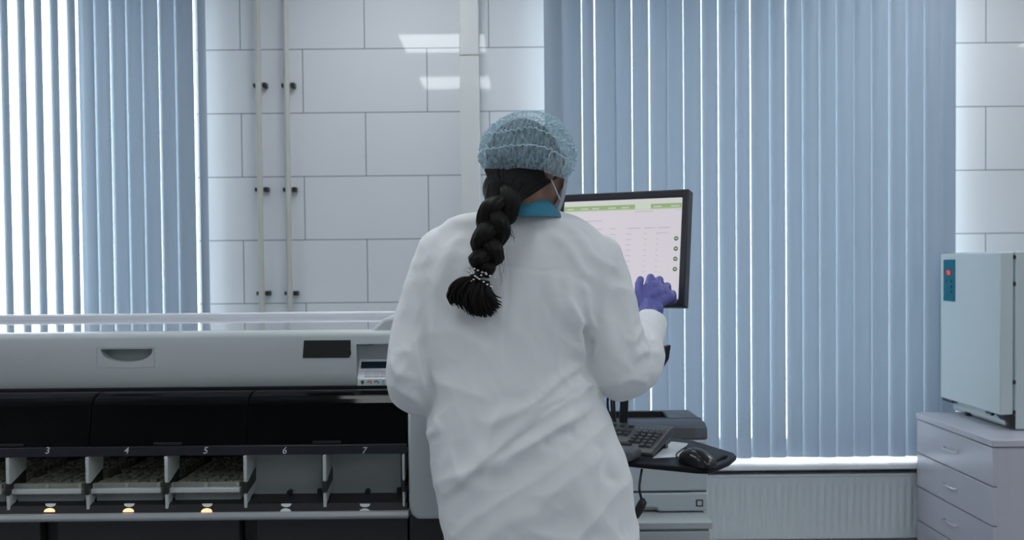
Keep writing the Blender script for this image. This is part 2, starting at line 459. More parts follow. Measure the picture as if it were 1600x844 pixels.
# (pixel of each joint in the photograph at mid height, gap width in pixels)
J = [(853, 0), (881, -1.5), (911, 2.0), (931, 3.6), (963, -1.0), (989, 2.6), (1016, 3.2), (1043, -1.0), (1069, 2.2), (1097, 2.6), (1123, 2.8), (1150, 2.0),
     (1173, 3.4), (1202, 1.8), (1228, 4.0), (1253, 1.6), (1279, 0.8), (1306, 2.0), (1333, 0.8), (1360, 1.0), (1388, 3.0), (1415, 1.6), (1442, 0.3), (1468, -1.5), (1493, 0)]
k = BY/F
def gp(g): return 0.30*g if g > 2.5 else (0.16*g if g > 1.5 else -1.2+0.3*g)
for i in range(len(J)-1):
    a = X(J[i][0], BY, 360) + (gp(J[i][1])*0.5)*k
    b = X(J[i+1][0], BY, 360) - (gp(J[i+1][1])*0.5)*k
    s = slat(rb, (a+b)/2, (b-a), random.uniform(2, 9)*(1 if J[i][1] > 0 else -0.4), ZB + random.uniform(-0.004, 0.004), 0.008, lean=random.uniform(-.0006, .0006))
lb = blind('vertical_blind', 'pale blue vertical blind at the left, some vanes turned open, above the analyzer', X(-405, BY), X(319, BY))
# closed run
LJ = [125, 149, 174, 199, 223, 250, 275, 304]
for i in range(len(LJ)-1):
    a = X(LJ[i], BY, 200); b = X(LJ[i+1], BY, 200)
    gap = (-0.0035 if i in (2, 4, 5) else -0.007)
    slat(lb, (a+b)/2, (b-a)-gap, random.uniform(5, 9), ZB, 0.009)
for c in [114.5, 88, 62.5, 37] + [10-27*q for q in range(16)]:
    slat(lb, X(c, BY, 200), 0.0885, 41, ZB, 0.018)
slat(lb, X(317.5, BY, 200), 0.0885, -82, ZB, 0.004)

# ------------------------------------------------------------------ wall pipes
for px, lab in ((405.5, 'thin cream pipe on the tiled wall, left of a pair'), (449.5, 'thin cream pipe on the tiled wall, right of a pair')):
    xx = X(px, 4.755, 240)
    p = thing('wall_pipe', lab, 'pipe', (xx, 4.755, 0), group='pipes on the tiled wall')
    bm = B(); cyl(bm, (0, 0, 0), (0, 0, RH), 0.0135, n=20)
    obj('pipe_tube', bm, M['pipe'], p)
    for py in (-30, 132.5, 296, 458.5):
        z = Z(py, 4.755, px)
        bm = B()
        box(bm, -0.027, -0.0205, 0.004, 0.045, z-0.009, z+0.009)
        box(bm, 0.0165, 0.036, 0.000, 0.045, z-0.011, z+0.011)
        tube(bm, [Vector((0.0155*math.cos(a), 0.0155*math.sin(a), z)) for a in [PI*(1-j/8) for j in range(9)]], 0.0025, 6)
        obj('pipe_clip', bm, M['black'], p, bevel=0.002)

# ------------------------------------------------------------------ radiator
ra = thing('radiator', 'long white panel radiator under the right window sill', 'radiator', (0, 0, 0))
RXA, RXB = X(905, 4.64), X(1452, 4.64)
rz0, rz1 = Z(840, 4.64, 1280), Z(743, 4.64, 1280)
bm = B()
n = int((RXB-RXA)/0.0335); zz = [rz0, rz0+0.045, rz0+0.062, rz1-0.055, rz1-0.038, rz1]
cols = []
for i in range(n*6+1):
    x = RXA + (RXB-RXA)*i/(n*6)
    ph = i % 6
    d = [0, 0, 0.0, 0.004, 0.007, 0.004][ph]
    col = [bm.verts.new((x, 4.62 + (d if j in (2, 3) else 0), z)) for j, z in enumerate(zz)]
    cols.append(col)
for i in range(len(cols)-1):
    for j in range(5):
        bm.faces.new((cols[i][j], cols[i+1][j], cols[i+1][j+1], cols[i][j+1]))
box(bm, RXA, RXB, 4.628, 4.66, rz0+0.001, rz1-0.001)
obj('front_panel', bm, M['radiator'], ra, smooth=50)
boxo('rear_panel', M['radiator'], ra, RXA, RXB, 4.69, 4.72, rz0, rz1, bevel=0.004)
bm = B()
box(bm, RXA, RXB, 4.616, 4.724, rz1-0.002, rz1+0.010)
obj('top_grille', bm, M['radiator'], ra, bevel=0.004)
for px in (1188, 1288, 1389):
    x = X(px, 4.7); boxo('bracket', M['black'], ra, x-0.004, x+0.004, 4.70, 4.79, rz1-0.05, rz1+0.045, bevel=0.001)
for x in (RXA+0.05, RXB-0.05):
    bm = B(); cyl(bm, (x, 4.70, 0), (x, 4.70, rz0+0.02), 0.010); obj('supply_pipe', bm, M['radiator'], ra)

# ------------------------------------------------------------------ chest of drawers
CX = 1.872; CY0, CY1 = 3.87, 4.60; CZ = 0.70
ch = thing('chest_of_drawers', 'lilac grey chest of drawers with bow handles under the incubator', 'chest of drawers', (CX, (CY0+CY1)/2, 0))
hy = (CY1-CY0)/2; CW = 0.62
boxo('carcass', M['chestside'], ch, 0.018, CW, -hy+0.004, hy-0.004, 0, CZ-0.03, bevel=0.002)
boxo('top', M['wood'], ch, -0.004, CW+0.01, -hy-0.004, hy+0.004, CZ-0.027, CZ, bevel=0.003)
dz = (CZ-0.03-0.045)/4
for i in range(4):
    z1 = CZ-0.031-i*dz; z0 = z1-dz+0.005
    d = boxo('drawer', M['wood'], ch, 0.0, 0.020, -hy+0.001, hy-0.001, z0, z1, bevel=0.002)
    zc = z1-dz*0.5+0.004
    bm = B(); L = 0.058
    tube(bm, smooth_path([(0.004, -L, zc), (-0.016, -L*0.86, zc), (-0.022, 0, zc), (-0.016, L*0.86, zc), (0.004, L, zc)], 6), 0.0042, 8)
    obj('handle', bm, M['steel'], d)
boxo('plinth', M['chestside'], ch, 0.04, CW-0.02, -hy+0.01, hy-0.01, 0.0, 0.045, bevel=0.001)

# ------------------------------------------------------------------ incubator
IX = 2.005; IY0, IY1 = 4.085, 4.655
iz1 = Z(394.3, 4.1, 1560); izd0 = Z(648.5, 4.1, 1560); izb = Z(676, 4.1, 1585)
inc = thing('incubator', 'white box incubator with teal control panel standing on the chest of drawers', 'incubator', (IX, 4.37, CZ))
def I(y): return y-4.37
DT = 0.055
d = boxo('door', M['incubator'], inc, 0, DT, I(IY0), I(IY1), izd0-CZ, iz1-CZ, bevel=0.006, seg=3)
boxo('gasket', M['rail'], inc, DT, DT+0.006, I(IY0)+0.003, I(IY1)-0.01, izd0-CZ+0.01, iz1-CZ-0.006, bevel=0.001)
boxo('body', M['incubator'], inc, DT+0.006, 0.62, I(IY0)-0.004, I(IY1), max(0.004, izb-CZ+0.004), iz1-CZ+0.004, bevel=0.006, seg=3)
# plate below the door and the black hinge block
boxo('base_plate', M['incubator'], inc, 0.034, DT+0.012, I(IY0)+0.03, I(IY1)-0.06, 0.022, izd0-CZ-0.004, bevel=0.002)
bm = B()
prism(bm, [(0.012, izd0-CZ-0.002), (0.075, izd0-CZ-0.002), (0.075, 0.006), (0.062, 0.006)], 'y', I(IY0)-0.002, I(IY0)+0.07)
obj('hinge', bm, M['black'], inc, bevel=0.002)
boxo('lower_hinge_plate', M['black'], inc, 0.006, 0.034, I(IY1)-0.11, I(IY1)-0.008, izd0-CZ-0.012, izd0-CZ, bevel=0.001)
bm = B(); cyl(bm, (0.022, I(IY0)+0.165, 0.055), (0.036, I(IY0)+0.165, 0.055), 0.009); obj('button', bm, M['green'], inc)
bm = B(); cyl(bm, (0.022, I(IY0)+0.125, 0.052), (0.036, I(IY0)+0.125, 0.052), 0.009); obj('button', bm, M['black'], inc)
for yy, xx in ((I(IY0)+0.05, 0.1), (I(IY1)-0.16, 0.06), (I(IY0)+0.05, 0.56), (I(IY1)-0.06, 0.56)):
    bm = B(); cyl(bm, (xx, yy, 0.0), (xx, yy, 0.045), 0.018, 0.014); obj('foot', bm, M['black'], inc)
for z in (iz1-CZ-0.02, iz1-CZ-0.13, 0.20, izd0-CZ+0.012):
    boxo('hinge_pin', M['black'], inc, DT-0.001, DT+0.007, I(IY0)-0.005, I(IY0)+0.01, z-0.008, z+0.008, bevel=0.001)
# control panel high on the far end of the door
py0, py1 = I(4.50), I(4.618)
cz1 = Z(406, 4.62, 1466)-CZ; cz0 = Z(470, 4.62, 1466)-CZ
cp = boxo('control_panel', M['teal'], inc, -0.003, 0.002, py0, py1, cz0, cz1, bevel=0.001)
tag(cp, 'teal control panel with red display')
ym = (py0+py1)/2
boxo('display', M['seg'], cp, -0.0045, -0.002, py0+0.036, py1-0.010, cz1-0.072, cz1-0.046, bevel=0.0005)
boxo('display_digits', M['seg_red'], cp, -0.0055, -0.004, py0+0.040, py0+0.072, cz1-0.069, cz1-0.049, bevel=0.0003)
for q, (yy, z) in enumerate(((py0+0.034, cz1-0.098), (py0+0.034, cz1-0.122), (py0+0.034, cz1-0.146), (py1-0.03, cz1-0.098))):
    bm = B(); cyl(bm, (-0.006, yy, z), (0, yy, z), 0.006, n=14); obj('button', bm, M['navy'], cp)

# ------------------------------------------------------------------ printer on its cabinet
PZ = 0.53
CABX1 = X(1113.5, 3.33, 820); CABX0 = 0.16
cab = thing('side_cabinet', 'low grey cabinet that carries the printer, beside the person', 'cabinet', ((CABX0+CABX1)/2, 3.62, 0))
cw = (CABX1-CABX0)/2
boxo('carcass', M['cabinet'], cab, -cw+0.006, cw-0.008, -0.275, 0.30, 0, PZ-0.026, bevel=0.003)
boxo('top', M['cabinet'], cab, -cw, cw, -0.29, 0.31, PZ-0.024, PZ, bevel=0.003)
boxo('door', M['cabinet'], cab, -cw+0.008, cw-0.010, -0.291, -0.277, 0.06, PZ-0.032, bevel=0.002)
PX1 = X(1106, 3.46, 740); PX0 = PX1-0.415; pzt = Z(664, 3.46, 1105)
pr = thing('printer', 'grey and white laser printer on the low cabinet behind the keyboard', 'printer', ((PX0+PX1)/2, 3.64, PZ))
pw = (PX1-PX0)/2; ph = pzt-PZ; zs = ph-0.052
bm = B()
prism(bm, [(-pw, 0.075), (pw, 0.075), (pw, zs), (-pw, zs)], 'y', -0.18, 0.18)
o = obj('body', bm, M['prn'], pr, bevel=0.008, seg=3)
bm = B(); box(bm, -pw, pw-0.004, -0.172, 0.17, 0.066, 0.076); obj('seam', bm, M['black'], pr)
bm = B(); box(bm, -pw, pw, -0.182, 0.18, 0.004, 0.071)
o = obj('paper_drawer', bm, M['prn'], pr, bevel=0.008, seg=3)
bm = B(); prism(bm, [(-pw+0.02, -0.01), (pw-0.17, -0.01), (pw-0.18, 0.018), (-pw+0.03, 0.018)], 'y', -0.30, -0.165); cut(o, bm)
boxo('front_flap', M['prn'], pr, -pw+0.004, pw-0.062, -0.184, -0.17, 0.078, zs-0.006, bevel=0.003)
lg = boxo('badge', M['navy'], pr, pw-0.042, pw-0.018, -0.1845, -0.181, 0.022, 0.046, bevel=0.0005)
boxo('badge_inlay', M['prn'], lg, pw-0.038, pw-0.022, -0.1852, -0.184, 0.026, 0.042, bevel=0.0004)
bm = B()
prism(bm, [(-0.180, zs+0.001), (0.182, zs+0.001), (0.182, ph), (-0.135, ph+0.004), (-0.168, ph-0.008)], 'x', -pw-0.001, pw+0.001)
o = obj('top_cover', bm, M['prn_dark'], pr, bevel=0.006, seg=3)
bm = B(); xr = pw-0.075
prism(bm, [(-pw+0.05, 0.03), (xr-0.02, 0.16), (xr-0.02, 0.165), (-pw+0.05, 0.165)], 'z', ph-0.03, ph+0.05); 
bm.free(); bm = B(); box(bm, -pw+0.05, xr-0.03, -0.02, 0.155, ph-0.028, ph+0.05); cut(o, bm)
bm = B(); x0_, x1_ = -pw+0.052, xr-0.032
for b_ in ((x0_, x1_, -0.018, 0.153, ph-0.0275, ph-0.024), (x0_, x1_, 0.150, 0.1545, ph-0.026, ph-0.0005), (x1_-0.002, x1_+0.0015, -0.018, 0.15, ph-0.026, ph-0.003)): box(bm, *b_)
obj('output_tray', bm, M['black'], pr, smooth=0)
bm = B(); Mx = Matrix.Translation((0, -0.1745, zs+0.022)) @ Matrix.Rotation(math.radians(-16), 4, 'X')
box(bm, pw-0.26, pw-0.045, -0.004, 0.002, -0.020, 0.019, Mx)
pan = obj('operator_panel', bm, M['prn_pan'], pr, bevel=0.002)
for r in range(3):
    bm = B(); box(bm, pw-0.18, pw-0.145, -0.006, -0.003, -0.014+0.012*r, -0.010+0.012*r, Mx); obj('button', bm, M['keytext'], pan, smooth=0)
bm = B(); box(bm, -pw-0.0015, pw+0.0015, -0.05, -0.046, ph-0.006, ph+0.0045); obj('cover_seam', bm, M['black'], pr, smooth=0)

# ------------------------------------------------------------------ keyboard shelf, keyboard, mouse, monitor
PSI = math.radians(30)
SHZ = 0.897
P0 = Vector((X(1107, 2.42, 745), 2.42, 0))
UV = Matrix.Rotation(-PSI, 4, 'Z')
sh = thing('keyboard_shelf', 'black keyboard shelf on a post, carrying keyboard, mouse and monitor', 'shelf', (P0.x, P0.y, 0), -PSI)
bm = B()
prism(bm, [(-0.58, 0), (-0.03, 0.0), (-0.005, 0.008), (0.006, 0.05), (0.012, 0.13), (0.006, 0.205), (-0.012, 0.240), (-0.05, 0.272), (-0.166, 0.365), (-0.20, 0.38), (-0.58, 0.38)], 'z', SHZ-0.014, SHZ)
o = obj('shelf_plate', bm, M['shelf'], sh, bevel=0.004, seg=3)
bm = B(); prism(bm, [(-0.022, 0.10), (-0.012, 0.10), (-0.006, 0.17), (-0.014, 0.19), (-0.022, 0.185)], 'z', SHZ-0.05, SHZ+0.05); cut(o, bm)
bm = B(); tube(bm, [(-0.44, 0.30, 0.02), (-0.44, 0.30, SHZ-0.014)], 0.022, 20); obj('post', bm, M['bezel'], sh)
bm = B()
for a in range(5):
    an = 2*PI*a/5
    box(bm, 0, 0.24, -0.02, 0.02, 0.0, 0.03, Matrix.Translation((-0.44, 0.30, 0)) @ Matrix.Rotation(an, 4, 'Z'))
obj('base', bm, M['bezel'], sh, bevel=0.004)
boxo('palm_rest', M['palm'], sh, -0.55, -0.198, -0.012, 0.062, SHZ, SHZ+0.030, bevel=0.012, seg=4)

kb = thing('keyboard', 'dark grey keyboard tilted up on the black shelf beside the white coat', 'keyboard', (0, 0, 0))
TL = math.radians(13)
KM = Matrix.Translation((P0.x, P0.y, SHZ+0.003)) @ UV @ Matrix.Translation((-0.172, 0.066, 0)) @ Matrix.Rotation(TL, 4, 'X')
kb.matrix_world = KM
KL, KD = 0.455, 0.165
bm = B(); prism(bm, [(0, 0), (KD, 0), (KD, 0.022), (KD-0.03, 0.026), (0.012, 0.018), (0, 0.010)], 'x', -KL, 0)
obj('case', bm, M['kb'], kb, bevel=0.003)
bm = B()
for xx in (-0.03, -KL+0.03): box(bm, xx-0.012, xx+0.012, KD-0.03, KD-0.012, -0.036, 0.0)
obj('foot', bm, M['kb'], kb, smooth=0)
pitch = 0.0189
def key(cx, cy, w=1, h=1):
    bm = B(); zt = 0.0175 + 0.06*(cy)
    a, b = w*pitch/2-0.0012, h*pitch/2-0.0012
    v0 = [bm.verts.new((cx+sx*a, cy+sy*b, zt-0.003)) for sx, sy in ((-1, -1), (1, -1), (1, 1), (-1, 1))]
    v1 = [bm.verts.new((cx+sx*(a-0.0025), cy+sy*(b-0.0025)+0.001, zt+0.006)) for sx, sy in ((-1, -1), (1, -1), (1, 1), (-1, 1))]
    bm.faces.new(v1)
    for i in range(4): bm.faces.new((v0[i], v0[(i+1) % 4], v1[(i+1) % 4], v1[i]))
    o = obj('key', bm, M['key'], kb, smooth=0)
    return o
rows = [0.022+pitch*r for r in range(5)]
nk = 0
for r, cy in enumerate(rows):
    for c in range(4):                                     # numeric pad
        if r == 0 and c == 1: continue
        key(-0.018-pitch*(3-c) + (-pitch/2 if (r == 0 and c == 0) else 0), cy, 2 if (r == 0 and c == 0) else 1); nk += 1
    for c in range(3):                                     # cursor block
        if r == 2 or (r == 1 and c != 1): continue
        key(-0.105-pitch*(2-c), cy)
    for c in range(14):                                    # main block
        if r == 0:
            if c > 6: continue
            wd_ = [1.25, 1.25, 1.25, 6.2, 1.25, 1.25, 1.25][c]
            xx = [0, 1.25, 2.5, 6.2, 9.95, 11.2, 12.45][c]
            key(-KL+0.02+pitch*xx, cy, wd_); continue
        key(-0.166-pitch*(13-c), cy)
for c in range(12): key(-0.11-pitch*1.36*c, rows[-1]+0.030, 1, 0.8)
bm = B()
for q in range(7): box(bm, -0.095+q*0.012, -0.088+q*0.012, rows[-1]+0.026, rows[-1]+0.029, 0.0268, 0.0272)
obj('key_print', bm, M['keytext'], kb, smooth=0)

# loose sheet
pq = [W(1049, 690, 2.80), W(1075, 693, 2.77), W(1060, 716, 2.575), W(1020, 717, 2.565)]
e = (pq[3]-pq[2])
pq.append(pq[3]+e*1.2); pq.append(pq[0]+e*1.2)
cp0 = sum(pq, Vector())/len(pq)
pa = B(); prism(pa, [(p.x-cp0.x, p.y-cp0.y) for p in (pq[0], pq[1], pq[2], pq[3])], 'z', 0.0, 0.0012)
pp = obj('paper_sheet', pa, M['paper'], None, smooth=0)
pp.location = (cp0.x, cp0.y, SHZ+0.0004)
tag(pp, 'white paper sheet on the black shelf between keyboard and mouse', 'paper')

# mouse
mc = W(1090, 718, 2.475); 
mo = thing('computer_mouse', 'black computer mouse on the right end of the shelf', 'mouse', (mc.x, mc.y, SHZ), math.radians(-62))
bm = B(); rings = []
for i in range(15):
    t = i/14; x = -0.058 + 0.116*t
    w = 0.033*math.sin(PI*min(1, max(0.02, 0.06+0.90*t)))**0.42*(0.92+0.1*math.cos(2*PI*t))
    h = 0.040*math.sin(PI*(0.06+0.88*t**0.85))**0.62
    ring = []
    for q in range(17):
        a = PI*q/16
        ring.append((x, w*math.copysign(abs(math.cos(a))**0.75, math.cos(a)), 0.002+h*math.sin(a)**0.8))
    rings.append(ring)
loft(bm, rings)
ob = obj('shell', bm, M['mouse'], mo, smooth=60)
bm = B(); cyl(bm, (-0.036, -0.004, 0.028), (-0.036, 0.004, 0.028), 0.010, n=18); obj('scroll_wheel', bm, M['kb'], mo)
bm = B()
for q in range(7):
    t = 0.52+0.028*q; x = -0.058+0.116*t; a = PI*0.80
    w = 0.033*math.sin(PI*(0.06+0.90*t))**0.42*(0.92+0.1*math.cos(2*PI*t)); h = 0.040*math.sin(PI*(0.06+0.88*t**0.85))**0.62
    y = -w*abs(math.cos(a))**0.75; z = 0.002+h*math.sin(a)**0.8
    box(bm, x-0.0012, x+0.0012, y-0.0010, y+0.0012, z-0.0016, z+0.0016)
obj('maker_mark', bm, M['keytext'], mo, smooth=0)
bm = B()
tube(bm, smooth_path([(-0.056, 0, 0.008), (-0.085, 0.004, 0.005), (-0.125, 0.03, 0.004), (-0.165, 0.075, 0.0035), (-0.20, 0.12, 0.0035)], 6), 0.0022, 8)
obj('cord', bm, M['black'], mo)

# hanging cable with a thick plug
ca = thing('hanging_cable', 'black cable with thick plug hanging below the keyboard shelf', 'cable', (0, 0, 0))
D_ = 2.49
bm = B(); tube(bm, smooth_path([W(1003, 733.5, D_+0.03), W(1001, 745, D_+0.015), W(999, 762, D_), W(1001, 775, D_), W(1004, 783, D_)], 6), 0.0032, 8); obj('cord', bm, M['black'], ca)
bm = B(); tube(bm, [W(1004, 779, D_), W(1004.5, 784, D_), W(1001, 792, D_), W(996, 802, D_), W(993, 808, D_)], [0.005, 0.0105, 0.0115, 0.010, 0.008], 14); obj('plug', bm, M['black'], ca)

# monitor
YAW = math.radians(27)
MT = Matrix.Translation(W(966, 388.5, 2.66)) @ Matrix.Rotation(-YAW, 4, 'Z') @ Matrix.Rotation(math.radians(-9), 4, 'X')
mon = thing('monitor', 'black framed monitor showing a white table page, touched by the gloved hand', 'monitor', (0, 0, 0))
mon.matrix_world = MT
mw, mh, sw, shh = 0.188, 0.155, 0.169, 0.135
bm = B()
# front frame with an opening for the screen, bevelled inwards
o4 = [(-mw, -mh), (mw, -mh), (mw, mh), (-mw, mh)]; i4 = [(-sw, -shh-0.0), (sw, -shh), (sw, shh), (-sw, shh)]
vo = [bm.verts.new((x, 0, z)) for x, z in o4]; vb = [bm.verts.new((x, 0.04, z)) for x, z in o4]
vi = [bm.verts.new((x, 0.004, z)) for x, z in i4]; vj = [bm.verts.new((x, 0.012, z)) for x, z in i4]
for i in range(4):
    j = (i+1) % 4
    bm.faces.new((vo[i], vo[j], vi[j], vi[i])); bm.faces.new((vi[i], vi[j], vj[j], vj[i])); bm.faces.new((vo[j], vo[i], vb[i], vb[j]))
bm.faces.new(vb); bm.faces.new(vj)
obj('frame', bm, M['bezel'], mon, bevel=0.005, seg=3)
boxo('back_shell', M['bezel'], mon, -mw*0.75, mw*0.75, 0.038, 0.068, -mh*0.75, mh*0.75, bevel=0.012)
scr = boxo('screen', M['screen'], mon, -sw+0.0005, sw-0.0005, 0.0085, 0.0118, -shh+0.0005, shh-0.0005, bevel=0)
def on_screen(name, rects, m, y=0.0081):
    """rects in screen pixels of the photograph-like page: u 0..1 from the left, v 0..1 from the top"""
    bm = B()
    for u0, u1, v0, v1 in rects:
        box(bm, -sw+2*sw*u0, -sw+2*sw*u1, y, 0.0086, shh-2*shh*v1, shh-2*shh*v0)
    return obj(name, bm, m, scr, smooth=0)
on_screen('page_header', [(0.004, 0.996, 0.02, 0.055)], M['scr_pale'], 0.0083)
on_screen('menu_bar', [(0.004, 0.996, 0.055, 0.095)], M['scr_green'], 0.0083)
on_screen('menu_edge', [(0.004, 0.996, 0.095, 0.108)], M['scr_lime'], 0.0083)
on_screen('menu_tab', [(0.615, 0.745, 0.012, 0.104)], M['scr_pale'], 0.0080)
bars = []
for u in (0.03, 0.15, 0.25, 0.39, 0.50, 0.77, 0.91): bars.append((u, u+0.055+0.02*((u*37) % 1), 0.078, 0.087))
bars += [(u+0.02, u+0.04, 0.030, 0.046) for u in (0.03, 0.29, 0.52, 0.79, 0.92)]
on_screen('menu_words', bars, M['screen'], 0.0079)
tx = [(0.61, 0.77, 0.125, 0.132), (0.955, 0.965, 0.118, 0.130), (0.98, 0.99, 0.118, 0.130), (0.2, 0.34, 0.206, 0.214), (0.66, 0.72, 0.09, 0.096)]
tx += [(0.56, 0.67, 0.29, 0.298), (0.70, 0.79, 0.29, 0.298), (0.81, 0.91, 0.29, 0.298), (0.41, 0.46, 0.29, 0.298), (0.30, 0.35, 0.29, 0.298), (0.80, 0.90, 0.344, 0.350)]
for r in range(11):
    v = 0.348+0.054*r
    for u, w_ in ((0.06, 0.08), (0.24, 0.06), (0.41, 0.05), (0.55, 0.055), (0.70, 0.02), (0.80, 0.016)):
        if r > 8 and u > 0.6: continue
        tx.append((u, u+w_*(0.8+0.4*((r*7+u*31) % 1)), v, v+0.007))
on_screen('table_text', tx, M['scr_text'], 0.0081)
for v in (0.405, 0.505, 0.605, 0.705):
    bm = B(); u = 0.963
    cyl(bm, (-sw+2*sw*u, 0.0086, shh-2*shh*v), (-sw+2*sw*u, 0.0080, shh-2*shh*v), 0.0060, n=16); o = obj('page_icon', bm, M['scr_dark'], scr, smooth=0)
    o2 = on_screen('page_icon_arrow', [(u-0.008, u+0.008, v-0.006, v+0.004)], M['scr_pale'], 0.0076)
ms = thing('monitor_stand', 'dark upright stand and bracket that holds the monitor above the shelf', 'stand', (0, 0, 0))
mcn = W(966, 388.5, 2.66)
nb = W(972, 657, 2.79); nt_ = W(979, 600, 2.80)
bm = B()
A = Vector((nb.x, nb.y, SHZ)); Bt = Vector((mcn.x+0.045, mcn.y+0.085, mcn.z-0.02))
rings = []
for p in (A, Bt): rings.append([p+Vector(q) for q in ((-0.011, -0.010, 0), (0.011, -0.010, 0), (0.011, 0.012, 0), (-0.011, 0.012, 0))])
loft(bm, rings); obj('upright', bm, M['bezel'], ms, bevel=0.002)
bm = B(); cyl(bm, A, A+Vector((0, 0, 0.012)), 0.055, n=28); obj('foot', bm, M['bezel'], ms, bevel=0.003)
bm = B(); box(bm, -0.05, 0.05, 0.066, 0.078, -0.05, 0.05, MT); obj('mount_plate', bm, M['bezel'], ms, bevel=0.002)
b0 = W(980, 553, 2.76); b1 = W(1041, 553, 2.68)
bm = B(); tube(bm, [b0, b1], 0.006, 10); 
prism(bm, [(W(1038, 541, 2.68).x, W(1038, 541, 2.68).z), (W(1047, 539, 2.68).x, W(1047, 539, 2.68).z), (W(1044, 560, 2.68).x, W(1044, 560, 2.68).z), (W(1036, 573, 2.68).x, W(1036, 573, 2.68).z)], 'y', 2.665, 2.695)
obj('bracket', bm, M['black'], ms, bevel=0.002)
mcab = thing('monitor_cable', 'thin black cables dropping behind the monitor to the shelf', 'cable', (0, 0, 0))
for dx in (0, 6, 10):
    bm = B(); tube(bm, smooth_path([Vector((mcn.x+0.02+dx*0.001, mcn.y+0.075, mcn.z-0.1)), W(952+dx, 600, 2.83), W(950+dx, 640, 2.84), Vector((W(954+dx, 660, 2.85).x, 2.82, SHZ+0.003))], 6), 0.0035, 8); obj('strand', bm, M['black'], mcab)

# stand and cables belong to the monitor
for e_ in (ms, mcab):
    for c in list(e_.children):
        c.data.transform(MT.inverted()); c.parent = mon
        c.name = {'upright': 'stand_upright', 'foot': 'stand_foot', 'mount_plate': 'mount_plate', 'bracket': 'side_bracket'}.get(c.name.split('.')[0], 'cable')
    bpy.data.objects.remove(e_)

# ------------------------------------------------------------------ analyzer
AX1 = X(762, 2.6); AX0 = X(-420, 2.6)
an = thing('lab_analyzer', 'large grey laboratory analyzer with black covers and numbered slots, left of the person', 'analyzer', (0, 0, 0))
YU = 2.63     # upper panel
YB = 3.40     # rear
z519, z605 = Z(519, YU), Z(605.5, YU)
XL6 = X(-96-243, 2.5); XR = X(632.5, 2.475)
# upper front panel with rounded top edge
bm = B()
r_ = 0.016
pts = [(YU+0.006, z605), (YU, z605+0.01), (YU, z519-r_)] + [(YU+r_-r_*math.cos(a), z519-r_+r_*math.sin(a)) for a in (PI/8, PI/4, 3*PI/8, PI/2)] + [(YU+0.06, z519), (YU+0.06, z605)]
prism(bm, pts, 'x', AX0, AX1)
up = obj('upper_panel', bm, M['machine'], an, smooth=30)
# recessed handle (a half moon) and the keypad bay
hx0, hx1, hz1 = X(155, YU), X(236, YU), Z(545.5, YU, 195); hzb = Z(566, YU, 195)
bm = B(); cxh = (hx0+hx1)/2; aw = (hx1-hx0)/2
pl = [(cxh-aw*math.cos(PI*i/20), hz1-(hz1-hzb)*math.sin(PI*i/20)**0.8) for i in range(21)]
prism(bm, pl, 'y', YU-0.02, YU+0.040); cut(up, bm)
kx0, kx1 = X(555, YU), X(735, YU); kz1, kz0 = Z(537.5, YU, 600), Z(604, YU, 600)
bm = B(); box(bm, kx0, kx1, YU-0.02, YU+0.052, kz0, kz1); cut(up, bm)
# groove round the handle
gx0, gx1, gz1, gz0 = X(148.5, YU), X(239, YU), Z(543, YU, 195), Z(575, YU, 195)
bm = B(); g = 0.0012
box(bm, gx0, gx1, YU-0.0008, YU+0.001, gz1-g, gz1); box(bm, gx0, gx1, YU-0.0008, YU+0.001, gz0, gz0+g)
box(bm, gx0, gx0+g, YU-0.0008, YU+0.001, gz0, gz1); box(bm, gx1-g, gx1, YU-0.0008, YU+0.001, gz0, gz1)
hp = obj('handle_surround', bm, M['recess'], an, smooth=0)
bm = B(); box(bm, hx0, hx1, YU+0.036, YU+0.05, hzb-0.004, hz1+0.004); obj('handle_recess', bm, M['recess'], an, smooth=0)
# black tape
bm = B()
tp = [(X(473, YU, 560), Z(559.5, YU, 473)), (X(546, YU, 560), Z(559, YU, 546)), (X(547, YU), Z(553, YU, 547)), (X(546.2, YU), Z(546, YU, 547)), (X(548, YU, 532), Z(531.5, YU, 548)), (X(475, YU, 532), Z(532, YU, 475))]
prism(bm, tp, 'y', YU-0.0012, YU+0.0005)
tag(obj('tape_patch', bm, M['tape'], an, smooth=0), 'black tape patch')
# keypad in the bay: sloping shade above, display, keys, icon strip
kp = B(); prism(kp, [(YU+0.004, Z(592, YU, 600)), (YU+0.046, Z(561, YU+0.046, 600)), (YU+0.052, Z(561, YU+0.046, 600)), (YU+0.052, kz0), (YU+0.004, kz0)], 'x', kx0+0.001, kx1-0.001)
kpo = obj('keypad', kp, M['rim'], an, smooth=0)
# tilted frame along the keypad face
q0 = Vector((0, YU+0.004, Z(592, YU, 600))); q1 = Vector((0, YU+0.046, Z(561, YU+0.046, 600)))
dd = (q1-q0); LL = dd.length; dd.normalize(); nn = Vector((0, -dd.z, dd.y))
def keypad_box(bm, x0, x1, t0, t1, h):
    vs = []
    for x in (x0, x1):
        for t in (t0, t1):
            for s in (-0.001, h):
                p = q0 + dd*(t*LL) + nn*s; vs.append(bm.verts.new((x, p.y, p.z)))
    for f in ((0, 1, 3, 2), (4, 6, 7, 5), (0, 4, 5, 1), (2, 3, 7, 6), (0, 2, 6, 4), (1, 5, 7, 3)): bm.faces.new([vs[i] for i in f])
bm = B(); keypad_box(bm, X(562, YU+0.03), X(640, YU+0.03), 0.52, 0.86, 0.0012); obj('display', bm, M['lcd'], kpo, smooth=0)
for i in range(6):
    bm = B(); keypad_box(bm, X(567.5+12.5*i, YU+0.01), X(579+12.5*i, YU+0.01), 0.08, 0.40, 0.002); obj('key', bm, M['keys'], kpo, smooth=0)
bm = B(); box(bm, X(556, YU), X(640, YU), YU-0.0005, YU+0.006, Z(604.2, YU, 600), Z(592.5, YU, 600))
st = obj('icon_strip', bm, M['label_white'], kpo, smooth=0)
